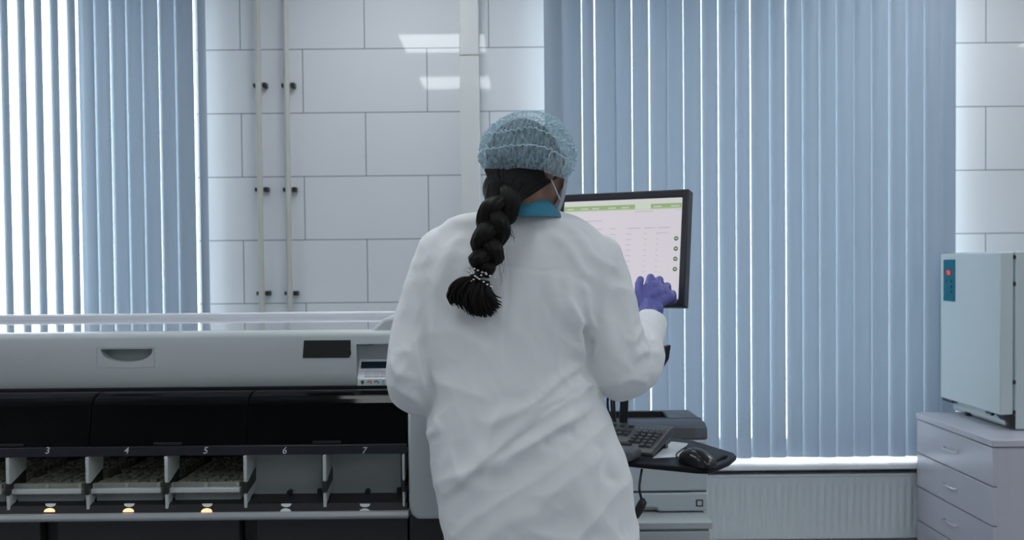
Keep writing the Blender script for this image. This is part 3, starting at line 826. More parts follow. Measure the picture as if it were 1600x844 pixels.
zc = Z(598, YU, 595)
def icon(px, kind, m):
    x = X(px, YU); bm = B(); y0, y1 = YU-0.0016, YU-0.0002
    if kind == 'drop':
        pts = [(x-0.0048, zc+0.001), (x-0.0034, zc+0.0055), (x, zc+0.007), (x+0.0034, zc+0.0055), (x+0.0048, zc+0.001), (x, zc-0.006)]
        prism(bm, pts, 'y', y0, y1)
    elif kind == 'arc':
        o_, i_ = [], []
        for k in range(10):
            a = math.radians(165-k*20); o_.append((x+0.0068*math.cos(a), zc-0.001+0.0068*math.sin(a))); i_.append((x+0.0040*math.cos(a), zc-0.001+0.0040*math.sin(a)))
        prism(bm, o_+i_[::-1], 'y', y0, y1)
    elif kind == 'bars':
        box(bm, x-0.003, x-0.001, y0, y1, zc-0.006, zc+0.006); box(bm, x-0.001, x+0.003, y0, y1, zc+0.003, zc+0.005); box(bm, x-0.001, x+0.003, y0, y1, zc-0.005, zc-0.003)
    else:
        pts = [(x-0.0035, zc-0.006), (x+0.0035, zc-0.006), (x+0.0035, zc+0.001), (x+0.0015, zc+0.002), (x+0.0015, zc+0.006), (x-0.0015, zc+0.006), (x-0.0015, zc+0.002), (x-0.0035, zc+0.001)]
        prism(bm, pts, 'y', y0, y1)
    obj('icon', bm, m, kpo, smooth=0)
icon(564, 'drop', M['green']); icon(575, 'arc', M['orange']); icon(586, 'arc', M['bluei']); icon(597.5, 'bars', M['cyan']); icon(608, 'lock', M['red'])
# top cover with frosted rear rim, and the raised head on the right
pod0, pod1 = X(573, YU), X(614, YU); zpod = Z(495, YU, 614)
boxo('top_cover', M['machine_top'], an, AX0+0.01, pod0+0.012, YU+0.045, YB-0.04, z519-0.045, z519+0.0005, bevel=0.010, seg=4)
bm = B(); box(bm, AX0+0.01, pod1+0.1, YB-0.05, YB-0.02, z519-0.04, z519+0.018); obj('cover_rim', bm, M['rim'], an, bevel=0.006)
bm = B(); prism(bm, [(pod0, z519-0.03), (pod0, z519), (pod0+0.012, z519+0.004), (pod0+(pod1-pod0)*0.6, zpod-0.006), (pod1, zpod), (AX1, zpod+0.004), (AX1, z519-0.03)], 'y', YU+0.012, YB-0.06)
obj('raised_head', bm, M['machine'], an, smooth=30, bevel=0.008, seg=3)
# main casing (behind the slots) and the pillar at the right end of the slots
zrail1, zrail0 = Z(802.5, 2.45), Z(814.5, 2.45)
boxo('casing', M['machine'], an, AX0, AX1, 2.93, YB, 0.10, z519-0.045, bevel=0.004)
bm = B()
zp1 = Z(607, 2.50, 660); zp0 = Z(812, 2.47, 660)
xl, xr2 = XR+0.003, AX1
pts = [(xl, zp1), (xl, zp0+0.028), (xl+0.006, zp0+0.012), (xl+0.020, zp0), (xr2, zp0), (xr2, zp1)]
prism(bm, pts, 'y', 2.47, 2.93)
obj('end_pillar', bm, M['machine'], an, smooth=30, bevel=0.008, seg=3)
# flip-up smoked covers
zc0 = Z(697.5, 2.475); zc1 = Z(608, YU-0.005); zcs = Z(621, 2.515)
for i, (pa_, pb_) in enumerate(((-340, -98), (-97, 145.5), (147.5, 389), (391, 632))):
    x0 = X(pa_, 2.51, 640); x1 = X(pb_, 2.51, 640) if i < 3 else XR-0.001
    bm = B()
    outer = [(YU-0.002, zc1), (2.545, zcs+0.010), (2.528, zcs+0.006), (2.515, zcs+0.001), (2.506, zcs-0.006), (2.500, zcs-0.016), (2.478, zc0)]
    inner = [(2.486, zc0), (2.508, zcs-0.017), (2.516, zcs-0.007), (2.528, zcs-0.004), (2.550, zcs+0.003), (YU-0.002, zc1-0.008)]
    prism(bm, outer+inner, 'x', x0+0.001, x1-0.001)
    cv = obj('smoked_cover', bm, M['smoke'], an, smooth=12, bevel=0.0015)
    if i:
        xm = (x0+x1)/2
        bm = B(); box(bm, xm-0.035, xm+0.035, 2.474, 2.484, zc0+0.004, zc0+0.010); obj('finger_lip', bm, M['black'], cv, smooth=0)
bm = B(); box(bm, AX0, XR, YU-0.004, YU+0.055, z605-0.006, z605+0.001); obj('panel_edge_strip', bm, M['black'], an, smooth=0)  # solid black strip along the lower edge of the upper panel
# cavity behind the covers
bm = B()
box(bm, AX0, XR, 2.90, 2.928, Z(815, 2.45), z605-0.002)
box(bm, AX0, XR, YU+0.02, 2.90, z605-0.03, z605-0.006)
obj('inner_back', bm, M['black'], an, smooth=0)
# number strip
zn1, zn0 = Z(697.5, 2.468), Z(712, 2.468)
ns = boxo('number_strip', M['navy'], an, AX0, XR, 2.468, 2.485, zn0, zn1, bevel=0.001)
for ch_, px in (('3', 73.5), ('4', 197), ('5', 320.5), ('6', 444), ('7', 568.5)):
    cu = bpy.data.curves.new('slot_number', 'FONT'); cu.body = ch_; cu.size = 0.0235; cu.shear = 0.22; cu.align_x = 'CENTER'; cu.align_y = 'CENTER'; cu.extrude = 0.0003; cu.offset = 0.0001
    o = bpy.data.objects.new('slot_number', cu); COL.objects.link(o)
    dg = bpy.context.evaluated_depsgraph_get(); dg.update()
    me = bpy.data.meshes.new_from_object(o.evaluated_get(dg)); bpy.data.objects.remove(o)
    p = W(px, 704.5, 2.4675)
    me.transform(Matrix.Translation((p.x, 2.4675, p.z)) @ Matrix.Rotation(PI/2, 4, 'X'))
    mesh_obj('slot_number', me, M['numeral'], ns, smooth=False)
# dividers, back panels, indicators
DV = [-112.3, 11.5, 136, 259.5, 383, 507, 630.5]
YD = 2.465
zd_t, zd_m1, zd_m0, zd_b = Z(713, YD), Z(756, YD), Z(770.5, YD), Z(800, YD)
for i, px in enumerate(DV):
    x = X(px, YD, 750); h = 0.0042 if i < 6 else 0.003
    bm = B()
    prism(bm, [(YD, zd_t), (YD, zd_m1+0.004), (YD+0.010, zd_m1-0.002), (YD+0.09, zd_m1+0.022), (YD+0.095, zd_t)], 'x', x-h, x+h)
    prism(bm, [(YD, zd_m0), (YD+0.002, zd_b), (YD+0.016, zd_b), (YD+0.035, zd_m0-0.022), (YD+0.09, zd_m0-0.008), (YD+0.09, zd_m0+0.014), (YD+0.02, zd_m0)], 'x', x-h, x+h)
    d = obj('slot_divider', bm, M['divider'], an, smooth=30, bevel=0.0018)
    bm = B()
    prism(bm, [(YD-0.003, zd_m1+0.003), (YD-0.004, zd_m0-0.002), (YD+0.012, zd_m0), (YD+0.085, zd_m0+0.012), (YD+0.085, zd_m1+0.024), (YD+0.012, zd_m1+0.002)], 'x', x-h-0.0015, x+h+0.0015)
    obj('divider_clip', bm, M['black'], d, bevel=0.0015)
zfl = Z(781.5, 2.50)
bm = B()
prism(bm, [(2.462, Z(803, 2.462)), (2.470, zfl-0.004), (2.485, zfl), (2.90, zfl), (2.90, Z(803, 2.462))], 'x', AX0, XR)
fl = obj('slot_floor', bm, M['black'], an, smooth=30)
IND = [(77, 1), (200.5, 1), (323, 1), (446.5, 0), (570, 0)]
for px, lit in IND:
    for up_, y0p, y1p in ((1, 788.0, 793.3), (0, 794.8, 801.0)):
        c = W(px + (0 if up_ else -0.3), (y0p+y1p)/2, 2.463)
        hw = 0.0128 if up_ else 0.0140; hh = (y1p-y0p)*2.463/F
        bm = B(); pts = []
        for k in range(13):
            a = PI*k/12; pts.append((c.x-hw*math.cos(a), c.z + (1 if up_ else -1)*(hh/2) - (1 if up_ else -1)*hh*math.sin(a)**0.8))
        # the strip leans back a little: follow it
        yb = 2.462 + 0.008*(c.z-Z(803, 2.462))/(zfl-0.004-Z(803, 2.462))
        prism(bm, pts, 'y', yb-0.0016, yb+0.0010)
        o = obj('indicator', bm, M['amber'] if (lit and not up_) else M['white_mark'], an, smooth=0)
        if lit and not up_: tag(o, 'glowing amber indicator')
for a, b in ((4, 5), (5, 6)):
    x0, x1 = X(DV[a], 2.56, 750)+0.006, X(DV[b], 2.56, 750)-0.006
    bp_ = boxo('slot_shutter', M['slotgrey'], an, x0, x1, 2.562, 2.572, zfl-0.002, zd_t+0.01, bevel=0.001)
    bm = B(); xk = X(453 if a == 4 else 574.5, 2.55, 780); cyl(bm, (xk, 2.545, zfl+0.006), (xk, 2.565, zfl+0.006), 0.0068, n=18); obj('knob', bm, M['black'], bp_)
    bm = B()
    for xx in (x0+0.004, x1-0.004): box(bm, xx-0.006, xx+0.006, 2.545, 2.565, zfl, zfl+0.014)
    obj('corner_block', bm, M['black'], bp_, smooth=0)
# lower rail and plinth panels
bm = B(); prism(bm, [(2.446, zrail0+0.004), (2.444, (zrail0+zrail1)/2), (2.450, zrail1), (2.60, zrail1), (2.60, zrail0), (2.455, zrail0)], 'x', AX0, XR+0.004)
obj('lower_rail', bm, M['rail'], an, smooth=30, bevel=0.002)
boxo('plinth', M['black'], an, AX0+0.05, AX1-0.02, 2.63, 2.93, 0.08, zrail0, bevel=0.002)
for pa_, pb_ in ((-330, -130), (-125, 63), (90, 374), (401, 637), (640, 735)):
    po = boxo('cabinet_panel', M['cabdark'], an, X(pa_, 2.56, 830), X(pb_, 2.56, 830), 2.56, 2.63, 0.12, zrail0+0.001 if pa_ < 639 else zp0-0.001, bevel=0.003)
    if pa_ == 401:
        bm = B(); xk = X(560, 2.55, 815); ball(bm, (xk, 2.56, zrail0-0.003), (0.0095, 0.006, 0.0065)); obj('catch', bm, M['rail'], po)
for px in (66, 378):
    x0 = X(px, 2.56, 830); bm = B()
    prism(bm, [(x0, zrail0), (x0+0.040, zrail0), (x0+0.026, 0.2), (x0, 0.2)], 'y', 2.59, 2.632)
    obj('leg_bracket', bm, M['black'], an, smooth=0)
bm = B()
for xx in (AX0+0.15, -0.9, AX1-0.12):
    for yy in (2.75, 3.30): cyl(bm, (xx, yy, 0), (xx, yy, 0.12), 0.03)
obj('levelling_foot', bm, M['black'], an)

# sample trays in slots 2..5
tray_words = {0: 'sample tray left of the slot marked 3', 1: 'sample tray in the analyzer slot marked 3', 2: 'sample tray in the analyzer slot marked 4', 3: 'sample tray in the analyzer slot marked 5'}
rack_proto = None
for s in range(4):
    x0 = X(DV[s], 2.485, 760)+0.010; x1 = X(DV[s+1], 2.485, 760)-0.010
    zt = Z(752, 2.49); zb = zfl
    tr = thing('sample_tray', 'grey ' + tray_words[s], 'tray', (x0, 2.478, zb), group='sample trays in the analyzer')
    w_ = x1-x0; h_ = zt-zb
    boxo('front_wall', M['tray'], tr, 0.004, w_-0.004, 0.010, 0.018, h_-0.024, h_-0.002, bevel=0.001)
    bm = B(); box(bm, 0.004, w_-0.004, 0.030, 0.395, 0.002, 0.012); box(bm, 0.006, w_-0.006, 0.026, 0.034, 0.0, h_-0.024); obj('pan', bm, M['slotgrey'], tr, smooth=0)
    boxo('handle_bar', M['bar'], tr, 0.0, w_, -0.004, 0.012, Z(770.5, 2.475)-zb, Z(762.3, 2.475)-zb, bevel=0.003)
    bm = B()
    for t in (0.02, 0.5, 0.95): box(bm, w_*t-0.004, w_*t+0.004, 0.007, 0.012, h_-0.023, h_-0.003)
    obj('tray_rib', bm, M['rack'], tr, smooth=0)
    nr = 7
    rw = (w_-0.012)/nr
    for q in range(nr):
        if rack_proto is None or s == 0:
            pass
        rnd = random.Random(s*31+q)
        bm = B(); xa = 0.006+q*rw
        box(bm, xa+0.001, xa+rw-0.001, 0.022, 0.385, 0.014, h_-0.022)
        for c in range(12):
            yc = 0.030+c*0.0302
            hh = h_-0.010+rnd.uniform(0, 0.005)
            sk = rnd.uniform(-0.004, 0.004)
            a_ = rw/2-0.0022
            xm = xa+rw/2
            v0 = [bm.verts.new((xm+sx*a_, yc+0.0125+sy*0.0125, h_-0.024)) for sx, sy in ((-1, -1), (1, -1), (1, 1), (-1, 1))]
            v1 = [bm.verts.new((xm+sx*a_*0.88+sk*0.4, yc+0.0125+sy*0.0112, hh+sx*sk*0.6)) for sx, sy in ((-1, -1), (1, -1), (1, 1), (-1, 1))]
            bm.faces.new(v1)
            for i in range(4): bm.faces.new((v0[i], v0[(i+1) % 4], v1[(i+1) % 4], v1[i]))
        obj('sample_rack', bm, M['rack'], tr, smooth=0)

# ------------------------------------------------------------------ the person
pe = thing('person', 'person seen from behind in white coat, blue cap and violet gloves, touching the monitor', 'person', (0.02, 2.25, 0))
PB = Vector((0.02, 2.25, 0))
def rel(me): me.transform(Matrix.Translation(-PB)); return me
DC = 2.25
# head frame: looking right and slightly down
HC = W(822, 250, 2.205)
HM = Matrix.Translation(HC) @ Matrix.Rotation(math.radians(-42), 4, 'Z') @ Matrix.Rotation(math.radians(-6), 4, 'X')
def H(x, y, z): return HM @ Vector((x, y, z))

# body: head with face, neck, trunk, arms, legs in one surface
bm = B()
R3 = HM.to_3x3().to_4x4()
ball(bm, H(0, -0.005, 0.0), (0.072, 0.092, 0.084), 28, 20, R3)           # skull
ball(bm, H(0, 0.030, -0.055), (0.058, 0.064, 0.070), 24, 16, R3)           # face and jaw
ball(bm, H(0, 0.066, -0.108), (0.024, 0.020, 0.018), 16, 10, R3)           # chin
chain(bm, [H(0, 0.088, -0.005), H(0, 0.104, -0.040)], [0.008, 0.013])      # nose
ball(bm, H(0, 0.088, -0.075), (0.024, 0.010, 0.010), 16, 10, R3)           # lips
for s in (-1, 1):
    ball(bm, H(0.032*s, 0.078, 0.006), (0.017, 0.012, 0.010), 14, 10, R3)  # lids
    ball(bm, H(0.032*s, 0.078, 0.022), (0.020, 0.012, 0.007), 14, 10, R3)  # brow
    ball(bm, H(0.074*s, -0.002, -0.022), (0.009, 0.018, 0.030), 14, 10, R3)  # ears
    ball(bm, H(0.036*s, 0.062, -0.035), (0.026, 0.026, 0.026), 14, 10, R3) # cheeks
nk0 = W(812, 352, 2.235)
chain(bm, [H(0, -0.018, -0.075), W(816, 318, 2.215), nk0], [0.056, 0.055, 0.064], 24)
def sec(cx, cy, z, a, b, n=28, e=2.3):
    out = []
    for k in range(n):
        t = 2*PI*k/n; c, s = math.cos(t), math.sin(t)
        out.append(Vector((cx+a*math.copysign(abs(c)**(2/e), c), cy+b*math.copysign(abs(s)**(2/e), s), z)))
    return out
cx0 = 0.02
loft(bm, [sec(cx0, 2.25, z, a, b) for z, a, b in ((1.45, 0.06, 0.06), (1.42, 0.15, 0.075), (1.38, 0.175, 0.09), (1.28, 0.165, 0.105), (1.15, 0.14, 0.10), (1.05, 0.135, 0.10), (0.93, 0.165, 0.115), (0.84, 0.165, 0.11), (0.80, 0.10, 0.09))])
LA = [W(700, 412, 2.25), W(654, 560, 2.235), W(654, 600, 2.25), W(722, 622, 2.392)]
RA = [W(920, 415, 2.25), W(962, 545, 2.235), W(970, 580, 2.25), W(1016, 488, 2.475)]
for A_ in (LA, RA): chain(bm, A_, [0.050, 0.040, 0.038, 0.017])
for s in (-1, 1):
    chain(bm, [Vector((cx0+0.085*s, 2.25, 0.86)), Vector((cx0+0.09*s, 2.245, 0.48)), Vector((cx0+0.095*s, 2.265, 0.09))], [0.085, 0.055, 0.036], 20)
    chain(bm, [Vector((cx0+0.095*s, 2.25, 0.055)), Vector((cx0+0.105*s, 2.38, 0.04))], [0.036, 0.028])
body = mesh_obj('body', rel(fuse(bm, 0.006, 3)), M['skin'], pe)

# trousers and shoes (below the frame)
bm = B()
for s in (-1, 1):
    chain(bm, [Vector((cx0+0.085*s, 2.25, 0.84)), Vector((cx0+0.09*s, 2.245, 0.48)), Vector((cx0+0.095*s, 2.265, 0.13))], [0.100, 0.075, 0.068], 20)
mesh_obj('trousers', rel(fuse(bm, 0.009, 4)), M['trousers'], pe)
for s in (-1, 1):
    bm = B(); fx = cx0+0.098*s
    chain(bm, [Vector((fx, 2.235, 0.048)), Vector((fx+0.002*s, 2.31, 0.046)), Vector((fx+0.008*s, 2.40, 0.036))], [0.044, 0.044, 0.036], 20)
    box(bm, fx-0.04, fx+0.045, 2.20, 2.43, 0.0, 0.022)
    mesh_obj('shoe', rel(fuse(bm, 0.006, 5)), M['shoe'], pe)

# coat
rows_ = [(331, 738, 868, 0.066), (336, 716, 886, 0.076), (345, 700, 908, 0.084), (358, 686, 932, 0.093), (380, 671, 952, 0.104), (400, 660, 962, 0.114),
         (430, 655, 962, 0.122), (480, 655, 950, 0.126), (530, 659, 932, 0.126), (575, 664, 926, 0.128), (620, 667, 938, 0.134), (660, 670, 956, 0.142), (700, 672, 972, 0.150),
         (750, 677, 985, 0.155), (800, 689, 993, 0.158), (844, 699, 998, 0.160), (900, 705, 1003, 0.162), (1000, 712, 1010, 0.165)]
bm = B(); rings = []
for py, l, r, hd in rows_:
    a, b = W(l, py, DC), W(r, py, DC)
    rings.append(sec((a.x+b.x)/2, DC+(0.0 if py > 345 else -0.01), (a.z+b.z)/2, (b.x-a.x)/2, hd, 48, 2.35))
loft(bm, rings)
pxm = DC/F
def sleeve(pts): 
    P = [W(x, y, d) for x, y, d, r in pts]; P = smooth_path(P, 5)
    Rr = []
    for i in range(len(pts)-1):
        for k in range(5): Rr.append((pts[i][3]*(1-k/5)+pts[i+1][3]*k/5)*pxm)
    Rr.append(pts[-1][3]*pxm)
    tube(bm, P, Rr, 28)
    ball(bm, P[0], Rr[0], 24, 16)
sleeve([(694, 396, 2.25, 42), (672, 470, 2.245, 44), (654, 530, 2.24, 45), (648, 575, 2.235, 46), (652, 602, 2.25, 46), (676, 614, 2.30, 42), (704, 620, 2.355, 35), (726, 622, 2.39, 24)])
sleeve([(936, 402, 2.25, 38), (944, 440, 2.25, 40), (952, 490, 2.245, 45), (960, 540, 2.24, 50), (968, 572, 2.25, 53), (983, 566, 2.30, 54), (994, 545, 2.36, 47), (1004, 526, 2.40, 37), (1015, 507, 2.44, 28), (1018, 496, 2.455, 25)])
coat_me = fuse(bm, 0.0055, 8)
n_v = len(coat_me.vertices)
co = np.empty(n_v*3); coat_me.vertices.foreach_get('co', co); co = co.reshape(-1, 3)
no = np.empty(n_v*3); coat_me.vertices.foreach_get('normal', no); no = no.reshape(-1, 3)
px_, py_ = project(co)
back = np.clip(0.35-no[:, 1], 0, 1)
disp = np.zeros(n_v)
def ridge(x0, y0, x1, y1, w, h, sharp=1.0, asym=0.0):
    dx, dy = x1-x0, y1-y0; L = math.hypot(dx, dy)
    t = ((px_-x0)*dx+(py_-y0)*dy)/L/L; d = ((px_-x0)*-dy+(py_-y0)*dx)/L
    ww = np.where(d > 0, w*(1+asym), w*(1-asym))
    wob = 4*np.sin(t*7+x0)
    pro = np.exp(-(np.abs((d+wob)/ww)**(2*sharp)))
    end = np.clip(np.minimum(t+0.05, 1.05-t)*4, 0, 1); end = end*end*(3-2*end)
    return pro*end*h
for a in (
    # long pull lines from the right armpit down across the back
    (925, 592, 685, 775, 13, 0.011, 0.8, 0.35), (915, 570, 770, 668, 9, 0.008, 0.8, 0.3), (905, 640, 760, 745, 13, 0.007, 0.8, 0.3),
    (930, 625, 845, 700, 9, 0.006, 0.8, 0.2), (955, 690, 835, 800, 16, 0.008, 0.9, 0.2), (700, 700, 680, 830, 10, 0.004, 1, 0),
    (965, 700, 985, 830, 10, 0.006, 1, 0), (850, 790, 720, 860, 18, 0.007, 1, 0.2), (900, 740, 940, 840, 16, 0.006, 1, 0),
    (690, 655, 668, 690, 8, 0.008, 1, 0), (800, 620, 745, 720, 10, 0.005, 0.8, 0.2),
    # armpit bunch
    (891, 465, 914, 565, 6, 0.014, 0.8, 0.2), (905, 440, 930, 520, 7, 0.008, 0.8, 0.2), (880, 430, 900, 520, 10, 0.006, 1, 0), (925, 540, 915, 610, 6, 0.008, 1, 0),
    # shoulder pulls
    (880, 350, 960, 425, 9, 0.005, 0.8, 0.2), (860, 360, 930, 440, 10, 0.005, 0.8, 0), (850, 420, 905, 540, 12, 0.005, 1, 0), (700, 345, 655, 420, 9, 0.005, 0.8, 0), (725, 360, 668, 470, 10, 0.004, 1, 0),
    # left sleeve
    (650, 400, 628, 500, 8, 0.004, 1, 0), (648, 470, 668, 640, 8, 0.008, 0.8, 0.2), (605, 560, 650, 600, 8, 0.005, 0.8, 0), (612, 590, 660, 640, 8, 0.006, 0.8, 0), (640, 540, 630, 600, 8, 0.005, 1, 0),
    # right sleeve
    (945, 430, 950, 560, 10, 0.005, 1, 0), (972, 440, 990, 500, 8, 0.004, 1, 0), (985, 560, 1035, 545, 8, 0.007, 0.8, 0), (960, 600, 1015, 590, 8, 0.006, 0.8, 0), (1000, 505, 990, 560, 7, 0.006, 0.8, 0), (1018, 520, 1010, 560, 6, 0.005, 0.8, 0), (995, 490, 985, 540, 6, 0.004, 0.8, 0),
    ):
    disp += ridge(*a)
for a in ((910, 505, 924, 602, 6, 0.022, 1, 0), (912, 600, 800, 690, 7, 0.006, 0.8, 0), (790, 345, 791, 560, 3.0, 0.0022, 1, 0), (670, 560, 672, 660, 5, 0.008, 1, 0), (655, 480, 660, 560, 5, 0.005, 1, 0),
          (715, 422, 880, 419, 2.2, 0.0016, 1, 0), (930, 690, 960, 760, 9, 0.006, 1, 0), (840, 690, 900, 670, 10, 0.006, 1, 0)):
    disp -= ridge(*a)
ns_ = np.array([(1-abs(noise.noise(Vector((c[0]*7+c[2]*4, c[1]*8, c[2]*7-c[0]*3)))))**3 for c in co])
n2_ = np.array([noise.noise(Vector((c[0]*17+c[2]*9, c[1]*17, c[2]*13-c[0]*7+5))) for c in co])
n3_ = np.array([(1-abs(noise.noise(Vector((c[0]*15+c[2]*9+3, c[1]*14, c[2]*12-c[0]*8)))))**4 for c in co])
def ridged(a, b, off):
    return np.array([(1-abs(noise.noise(Vector((x, y, off)))))**3 for x, y in zip(a, b)])
uu, vv = -0.80*px_+0.60*py_, 0.60*px_+0.80*py_
low = np.clip((py_-560)/120, 0, 1)
diag = (ridged(uu*0.0042, vv*0.019, 2.0)-0.4)*0.0085*low
drape = (ridged(px_*0.020+py_*0.003, py_*0.0045, 7.0)-0.4)*0.0040*(1-low)
disp = disp*back + (diag+drape)*back + (ns_-0.45)*0.0048 + (n3_-0.4)*0.0016 + n2_*0.0012
# keep the cuffs and the neck tidy
co2 = co + no*disp[:, None]
coat_me.vertices.foreach_set('co', co2.reshape(-1)); coat_me.update()
coat = mesh_obj('coat', rel(coat_me), M['coat'], pe)

# teal collar round the neck
bm = B(); rings = []
cc = W(810, 330, 2.212)
def cring(py, cxp, rx, ry, dy=0.0):
    c = W(cxp, py, 2.212); out = []
    for k in range(48):
        t = 2*PI*k/48
        y = math.sin(t)
        out.append(Vector((c.x+rx*math.cos(t), c.y+dy+ry*y, c.z - (0.018 if y > 0 else 0)*max(0, y))))
    return out
rings = [cring(341, 810, 0.100, 0.092), cring(333, 810, 0.093, 0.084), cring(322, 811, 0.079, 0.072), cring(315.5, 812, 0.071, 0.066), cring(314.5, 812, 0.067, 0.062), cring(318, 812, 0.064, 0.059), cring(338, 811, 0.070, 0.066)]
loft(bm, rings, cap=False)
me_bm = bm
bmesh.ops.translate(bm, verts=bm.verts[:], vec=-PB)
obj('collar', bm, M['collar'], pe, smooth=60)

# hair: close shell, sweep to the braid, braid, tail
bm = B()
ball(bm, H(0, -0.010, 0.000), (0.078, 0.088, 0.088), 40, 28, R3)
ball(bm, W(800, 284, 2.150), (0.052, 0.040, 0.040), 24, 16)
ball(bm, W(778, 296, 2.145), (0.034, 0.034, 0.040), 24, 16)
shell = fuse(bm, 0.005, 4)
hair = mesh_obj('hair', rel(shell), M['hair'], pe)
bm = B()
rnd = random.Random(3)
tgt = W(786, 318, 2.105)
for i in range(150):
    t = rnd.random()
    sx = 757+112*t; sy = 270+12*max(0, (t-0.35))/0.65
    dep = 2.122 + 0.075*(abs(t-0.34)/0.66)**2
    s0 = W(sx, sy-5, dep); 
    mid_t = W(sx*0.5+786*0.5+2, 297 + rnd.uniform(-6, 6) + 6*(1-t), 2.100+0.035*(abs(t-0.3)/0.7)**1.5+rnd.uniform(-.004, .004))
    e0 = W(786+rnd.uniform(-18, 18), 322+rnd.uniform(-8, 10), 2.100+rnd.uniform(-.012, .014))
    tube(bm, smooth_path([s0, mid_t, e0], 6), [rnd.uniform(0.0022, 0.0042)]*13, 6)
bmesh.ops.translate(bm, verts=bm.verts[:], vec=-PB)
obj('swept_strands', bm, M['hair'], hair, smooth=80)
# braid
bpts = smooth_path([W(792, 296, 2.118), W(781, 325, 2.088), W(770, 353, 2.080), W(763, 385, 2.088), W(757, 410, 2.097), W(752, 432, 2.105)], 14)
nb_ = len(bpts); bm = B()
for sidx in range(3):
    ph = sidx*2*PI/3
    rings = []
    for i, p in enumerate(bpts):
        t = i/(nb_-1)
        hw = 0.038*(1-0.12*t) if t < 0.78 else 0.0334*(1-(t-0.78)/0.22*0.55)
        ang = t*2*PI*1.3+ph
        d = (bpts[min(i+1, nb_-1)]-bpts[max(i-1, 0)]).normalized()
        side = Vector((1, 0, 0)) - d*d.x; side.normalize(); dep = d.cross(side)
        c = p + side*(hw*0.50*math.sin(ang)) + dep*(hw*0.30*math.sin(2*ang))
        rw_, rd_ = hw*0.60, hw*0.46
        tiltv = 0.0
        ring = []
        for k in range(40):
            a = 2*PI*k/40
            m_ = 1 + 0.055*math.sin(10*a + 3*t*6) + 0.03*math.sin(23*a+t*9)
            ring.append(c + side*(rw_*m_*math.cos(a)) + dep*(rd_*m_*math.sin(a)) + d*(tiltv*rw_*math.cos(a)))
        rings.append(ring)
    loft(bm, rings)
bmesh.ops.translate(bm, verts=bm.verts[:], vec=-PB)
braid = obj('braid', bm, M['hair'], pe, smooth=60)
# loose tail below the tie
bm = B(); t0 = W(750, 436, 2.104)
tips = [(704, 465), (708, 474), (716, 470), (728, 484), (738, 492), (748, 496), (758, 495), (767, 491), (775, 480), (779, 478)]
ctl = [  # strand courses across the tail, left to right: pixels after the tie
    [(738, 434), (722, 437), (709, 448), (703, 462), (708, 474)],
    [(741, 434), (726, 441), (716, 453), (712, 466), (718, 477)],
    [(744, 436), (734, 446), (727, 460), (727, 474), (735, 488)],
    [(748, 437), (742, 450), (738, 466), (740, 482), (747, 495)],
    [(753, 438), (752, 452), (751, 468), (754, 484), (760, 495)],
    [(758, 439), (760, 453), (761, 467), (765, 480), (771, 489)],
    [(763, 440), (765, 452), (767, 463), (772, 473), (780, 479)]]
for i in range(300):
    t = rnd.random()**0.9; f = t*(len(ctl)-1); a = min(int(f), len(ctl)-2); f -= a
    dd_ = rnd.uniform(-0.016, 0.012); jx, jy = rnd.uniform(-7, 7), rnd.choice((rnd.uniform(-5, 3), rnd.uniform(-20, 4)))
    P = []
    for q in range(5):
        x = ctl[a][q][0]*(1-f)+ctl[a+1][q][0]*f; y = ctl[a][q][1]*(1-f)+ctl[a+1][q][1]*f
        P.append(W(x+jx*q/4, y+jy*q/4, 2.104+dd_*(0.5+0.5*math.sin(PI*q/4))-0.004*math.sin(PI*q/4)))
    P = smooth_path(P, 4)
    r0 = rnd.uniform(0.0018, 0.0032)
    tube(bm, P, [r0*(1-0.72*(j/(len(P)-1))**3) for j in range(len(P))], 5)
bmesh.ops.translate(bm, verts=bm.verts[:], vec=-PB)
obj('hair_tail', bm, M['hair'], pe, smooth=80)
bm = B()
for i in range(26):    # loose wisps
    a0 = rnd.choice([(795, 350, 800, 375), (788, 390, 790, 425), (780, 400, 785, 440)])
    p = [W(a0[0]+rnd.uniform(-3, 3), a0[1]+rnd.uniform(-6, 6), 2.098), W((a0[0]+a0[2])/2+rnd.uniform(-4, 4), (a0[1]+a0[3])/2+rnd.uniform(-5, 5), 2.095), W(a0[2]+rnd.uniform(-6, 6), a0[3]+rnd.uniform(-8, 8), 2.10)]
    tube(bm, smooth_path(p, 5), 0.00018, 4)
bmesh.ops.translate(bm, verts=bm.verts[:], vec=-PB)
obj('hair_wisps', bm, M['hair'], pe, smooth=80)
# beaded tie
bm = B(); tc_ = W(751, 430, 2.104)
ringp = [tc_ + Vector((0.019*math.cos(a), 0.017*math.sin(a), 0.004*math.cos(a))) for a in [2*PI*k/20 for k in range(21)]]
tube(bm, ringp, 0.006, 8); bmesh.ops.translate(bm, verts=bm.verts[:], vec=-PB)
tie = obj('hair_tie', bm, M['hair'], pe)
bm = B()
for row, (dz_, dx_, tilt) in enumerate(((0.006, 0.004, -0.012), (-0.008, -0.002, -0.018), (0.0, 0.002, 0.014))):
    for k in range(9):
        a = PI + PI*(k+0.5)/9
        p = tc_ + Vector((dx_+0.025*math.cos(a), 0.024*math.sin(a), dz_+0.0*k + tilt*math.cos(a)))
        ball(bm, p, (0.0028, 0.0028, 0.0022), 10, 8)
bmesh.ops.translate(bm, verts=bm.verts[:], vec=-PB)
tag(obj('bead', bm, M['bead'], tie, smooth=60), 'silver beads')

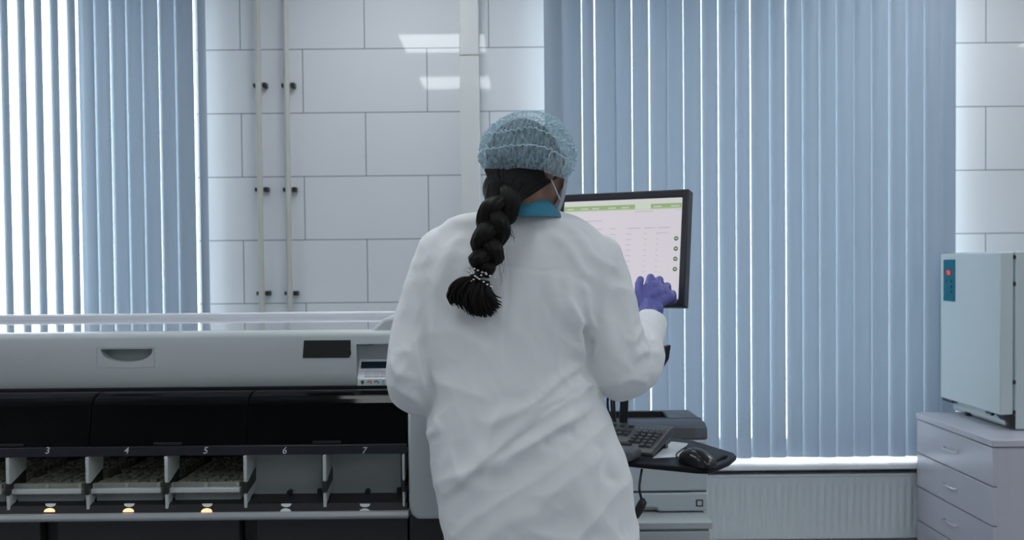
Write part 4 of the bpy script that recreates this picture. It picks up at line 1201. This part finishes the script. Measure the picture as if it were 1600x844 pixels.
# mask with ear loop
bm = B(); rings = []
for i in range(11):
    el = math.radians(-62 + 62*i/10); ring = []
    for k in range(21):
        azm = math.radians(-72+144*k/20)
        ex = 0.068 - 0.010*(i/10 if i > 5 else 0); rr = Vector((0.070*math.sin(azm)*math.cos(el)**0.5, 0.030+0.082*math.cos(azm)*math.cos(el*0.8), -0.030+0.105*math.sin(el)*1.0))
        ring.append(HM @ rr)
    rings.append(ring)
loft(bm, rings, cap=False, closed=False)
bmesh.ops.solidify(bm, geom=bm.faces[:], thickness=0.0015)
bmesh.ops.translate(bm, verts=bm.verts[:], vec=-PB)
mk = obj('face_mask', bm, M['mask'], pe, smooth=60)
bm = B()
for s in (-1, 1):
    tube(bm, smooth_path([H(0.068*s, 0.052, -0.035), H(0.079*s, 0.020, -0.005), H(0.081*s, -0.006, 0.015), H(0.083*s, -0.022, -0.012), H(0.076*s, -0.006, -0.040), H(0.066*s, 0.045, -0.085)], 6), 0.0016, 6)
bmesh.ops.translate(bm, verts=bm.verts[:], vec=-PB)
obj('ear_loop', bm, M['mask'], mk)

# bouffant cap
capc = W(823, 240, 2.205)
ptop = W(826, 174.5, 2.205).z
azk = [(-180, 236), (-135, 246), (-90, 266), (-50, 273), (-15, 269), (15, 272), (45, 281), (70, 283), (95, 274), (135, 248), (180, 236)]
def rim_y(az):
    for (a, y0), (b, y1) in zip(azk, azk[1:]):
        if a <= az <= b:
            f = (az-a)/(b-a); f = f*f*(3-2*f); return y0*(1-f)+y1*f
    return 236
zmid = W(823, 243, 2.205).z
def cap_point(azd, v, pleat=True, off=0.0):
    az = math.radians(azd)
    VB = 0.72
    zr = W(823, rim_y(azd), 2.205).z
    if v < VB:
        t = v/VB*PI/2; r = math.sin(t)**0.92; z = zmid+(ptop-zmid)*math.cos(t)**1.12
    else:
        t = (v-VB)/(1-VB); r = 1-0.17*t**1.6; z = zmid*(1-t)+zr*t
        r += 0.02*math.sin(PI*t)
    amp = 0.0
    if pleat:
        w_ = min(1, v*2.2)
        wob = noise.noise(Vector((math.cos(az)*2.2, math.sin(az)*2.2, v*5)))
        seg = v*9.0 + 0.4*wob
        amp = w_*0.0046*math.sin(az*40 + 2.8*wob + 1.3*math.floor(seg)) * (0.35+0.65*abs(math.sin(PI*seg)))
        amp += 0.006*noise.noise(Vector((math.cos(az)*3.1, math.sin(az)*3.1, v*3+9)))*w_
        amp += 0.0015*noise.noise(Vector((math.cos(az)*16, math.sin(az)*16, v*22)))*w_
    rx = 0.105*r+amp+off; ry = 0.122*r+amp+off
    sh_ = 0.006*(1-v)
    return Vector((capc.x + sh_ + rx*math.sin(az), capc.y - ry*math.cos(az), z + (amp*0.6+off)*math.cos(min(1, v)*PI/2)))
bm = B(); NA, NV = 420, 56
grid = []
for j in range(NV+1):
    v = 0.02+0.98*j/NV
    grid.append([bm.verts.new(cap_point(-180+360*i/NA, v)) for i in range(NA)])
for j in range(NV):
    for i in range(NA):
        bm.faces.new((grid[j][i], grid[j][(i+1) % NA], grid[j+1][(i+1) % NA], grid[j+1][i]))
bm.faces.new(grid[0])
bmesh.ops.translate(bm, verts=bm.verts[:], vec=-PB)
cap = obj('bouffant_cap', bm, M['cap'], pe, smooth=80)
# white gathering threads running round the cap
def line_v(y):
    z = W(823, y, 2.205).z
    if z >= zmid:
        c = max(0, min(1, (z-zmid)/(ptop-zmid)))**(1/1.12); return math.acos(c)/(PI/2)*0.72
    return 0.72+0.28*(zmid-z)/(zmid-W(823, 272, 2.205).z)
for ks, (ya, yb, yc_) in enumerate(((196, 192, 236), (216, 211, 252), (240, 237, 268))):
    P = []
    for i in range(181):
        azd = -180+2*i
        if azd < -90: f = (azd+180)/90; y = yc_*(1-f)*0.6+ya*(1-(1-f)*0.6)
        elif azd < 0: f = (azd+90)/90; y = ya*(1-f)+yb*f
        elif azd < 90: f = azd/90; f = f**1.3; y = yb*(1-f)+yc_*f
        else: f = (azd-90)/90; y = yc_*(1-f)+(yc_*0.6+ya*0.4)*f
        P.append(cap_point(azd, min(0.97, line_v(y)), True, 0.0012) + Vector((0, 0, 0.0010*math.sin(i*1.9))))
    bm = B(); tube(bm, P, 0.0012, 5)
    bmesh.ops.translate(bm, verts=bm.verts[:], vec=-PB)
    obj('cap_seam', bm, M['seam'], cap, smooth=60)

# gloves
def glove(wr0, wr1, palm, fingers, thumb, wr):
    bm = B()
    chain(bm, [wr0, wr1], [wr, wr*0.96], 20)
    for f in fingers:
        chain(bm, [wr1, f[0][0]], [wr*0.62, 0.0125], 14)
        chain(bm, [p for p, r in f], [r for p, r in f], 14)
    for i in range(len(fingers)-1):
        chain(bm, [fingers[i][0][0], fingers[i+1][0][0]], [0.0118, 0.0118], 14)
    for p, r in palm: ball(bm, p, r, 18, 12)
    chain(bm, [p for p, r in thumb], [r for p, r in thumb], 14)
    return fuse(bm, 0.0021, 3, 0.4)
fr = 0.0098
def fing(mx_, my_, tx_, ty_, d=0.0, k=1.0):
    """knuckle pixel, highest pixel of the bent finger; fingers fold away towards the screen"""
    return [(W(mx_, my_, 2.495+d), 0.0118*k), (W(tx_, ty_+6, 2.520+d), fr*1.06*k), (W(tx_+1, ty_+9, 2.545+d), fr*0.98*k), (W(tx_+2, ty_+17, 2.560+d), fr*0.9*k)]
wr0, wr1 = W(1011, 522, 2.41), W(1014, 482, 2.478)
gl = glove(wr0, wr1, [(W(1019, 462, 2.492), 0.021), (W(1028, 458, 2.494), 0.020), (W(1034, 468, 2.490), 0.018), (W(1012, 475, 2.484), 0.018), (W(1024, 484, 2.475), 0.021)],
           [fing(1014, 446, 1016.5, 428), fing(1027, 448, 1030.5, 431.5), fing(1038, 454, 1042.5, 441, 0, 0.96), fing(1046, 464, 1051, 453, -0.006, 0.9)],
           [(W(1006, 476, 2.486), 0.016), (W(999, 458, 2.497), 0.0125), (W(998.5, 444, 2.510), 0.0108), (W(1000.5, 437, 2.530), 0.0095)], 0.0245)
mesh_obj('glove', rel(gl), M['glove'], pe)
# left hand, low in front of the body, slightly curled
lw1 = W(736, 624, 2.405); ld = (W(790, 628, 2.452)-lw1).normalized(); ls = ld.cross(Vector((0, 0, 1))).normalized(); lu = ls.cross(ld)
def lp_(f, s, u): return lw1 + ld*f + ls*s + lu*u
fs = []
for q, (s, ln) in enumerate(((0.026, 0.034), (0.009, 0.038), (-0.009, 0.036), (-0.025, 0.029))):
    fs.append([(lp_(0.075, s, 0.004), 0.0118), (lp_(0.075+ln*0.95, s*1.1, 0.0), 0.0102), (lp_(0.075+ln*1.5, s*1.1, -0.016), 0.0095), (lp_(0.075+ln*1.7, s*1.05, -0.032), 0.0086)])
gl2 = glove(lp_(-0.03, 0, 0), lw1, [(lp_(0.04, 0.008, 0), 0.020), (lp_(0.04, -0.010, 0), 0.019)], fs,
            [(lp_(0.02, 0.020, -0.004), 0.015), (lp_(0.05, 0.038, -0.014), 0.012), (lp_(0.078, 0.044, -0.024), 0.0105), (lp_(0.10, 0.042, -0.03), 0.009)], 0.0225)
mesh_obj('glove', rel(gl2), M['glove'], pe)
bpy.context.view_layer.update()
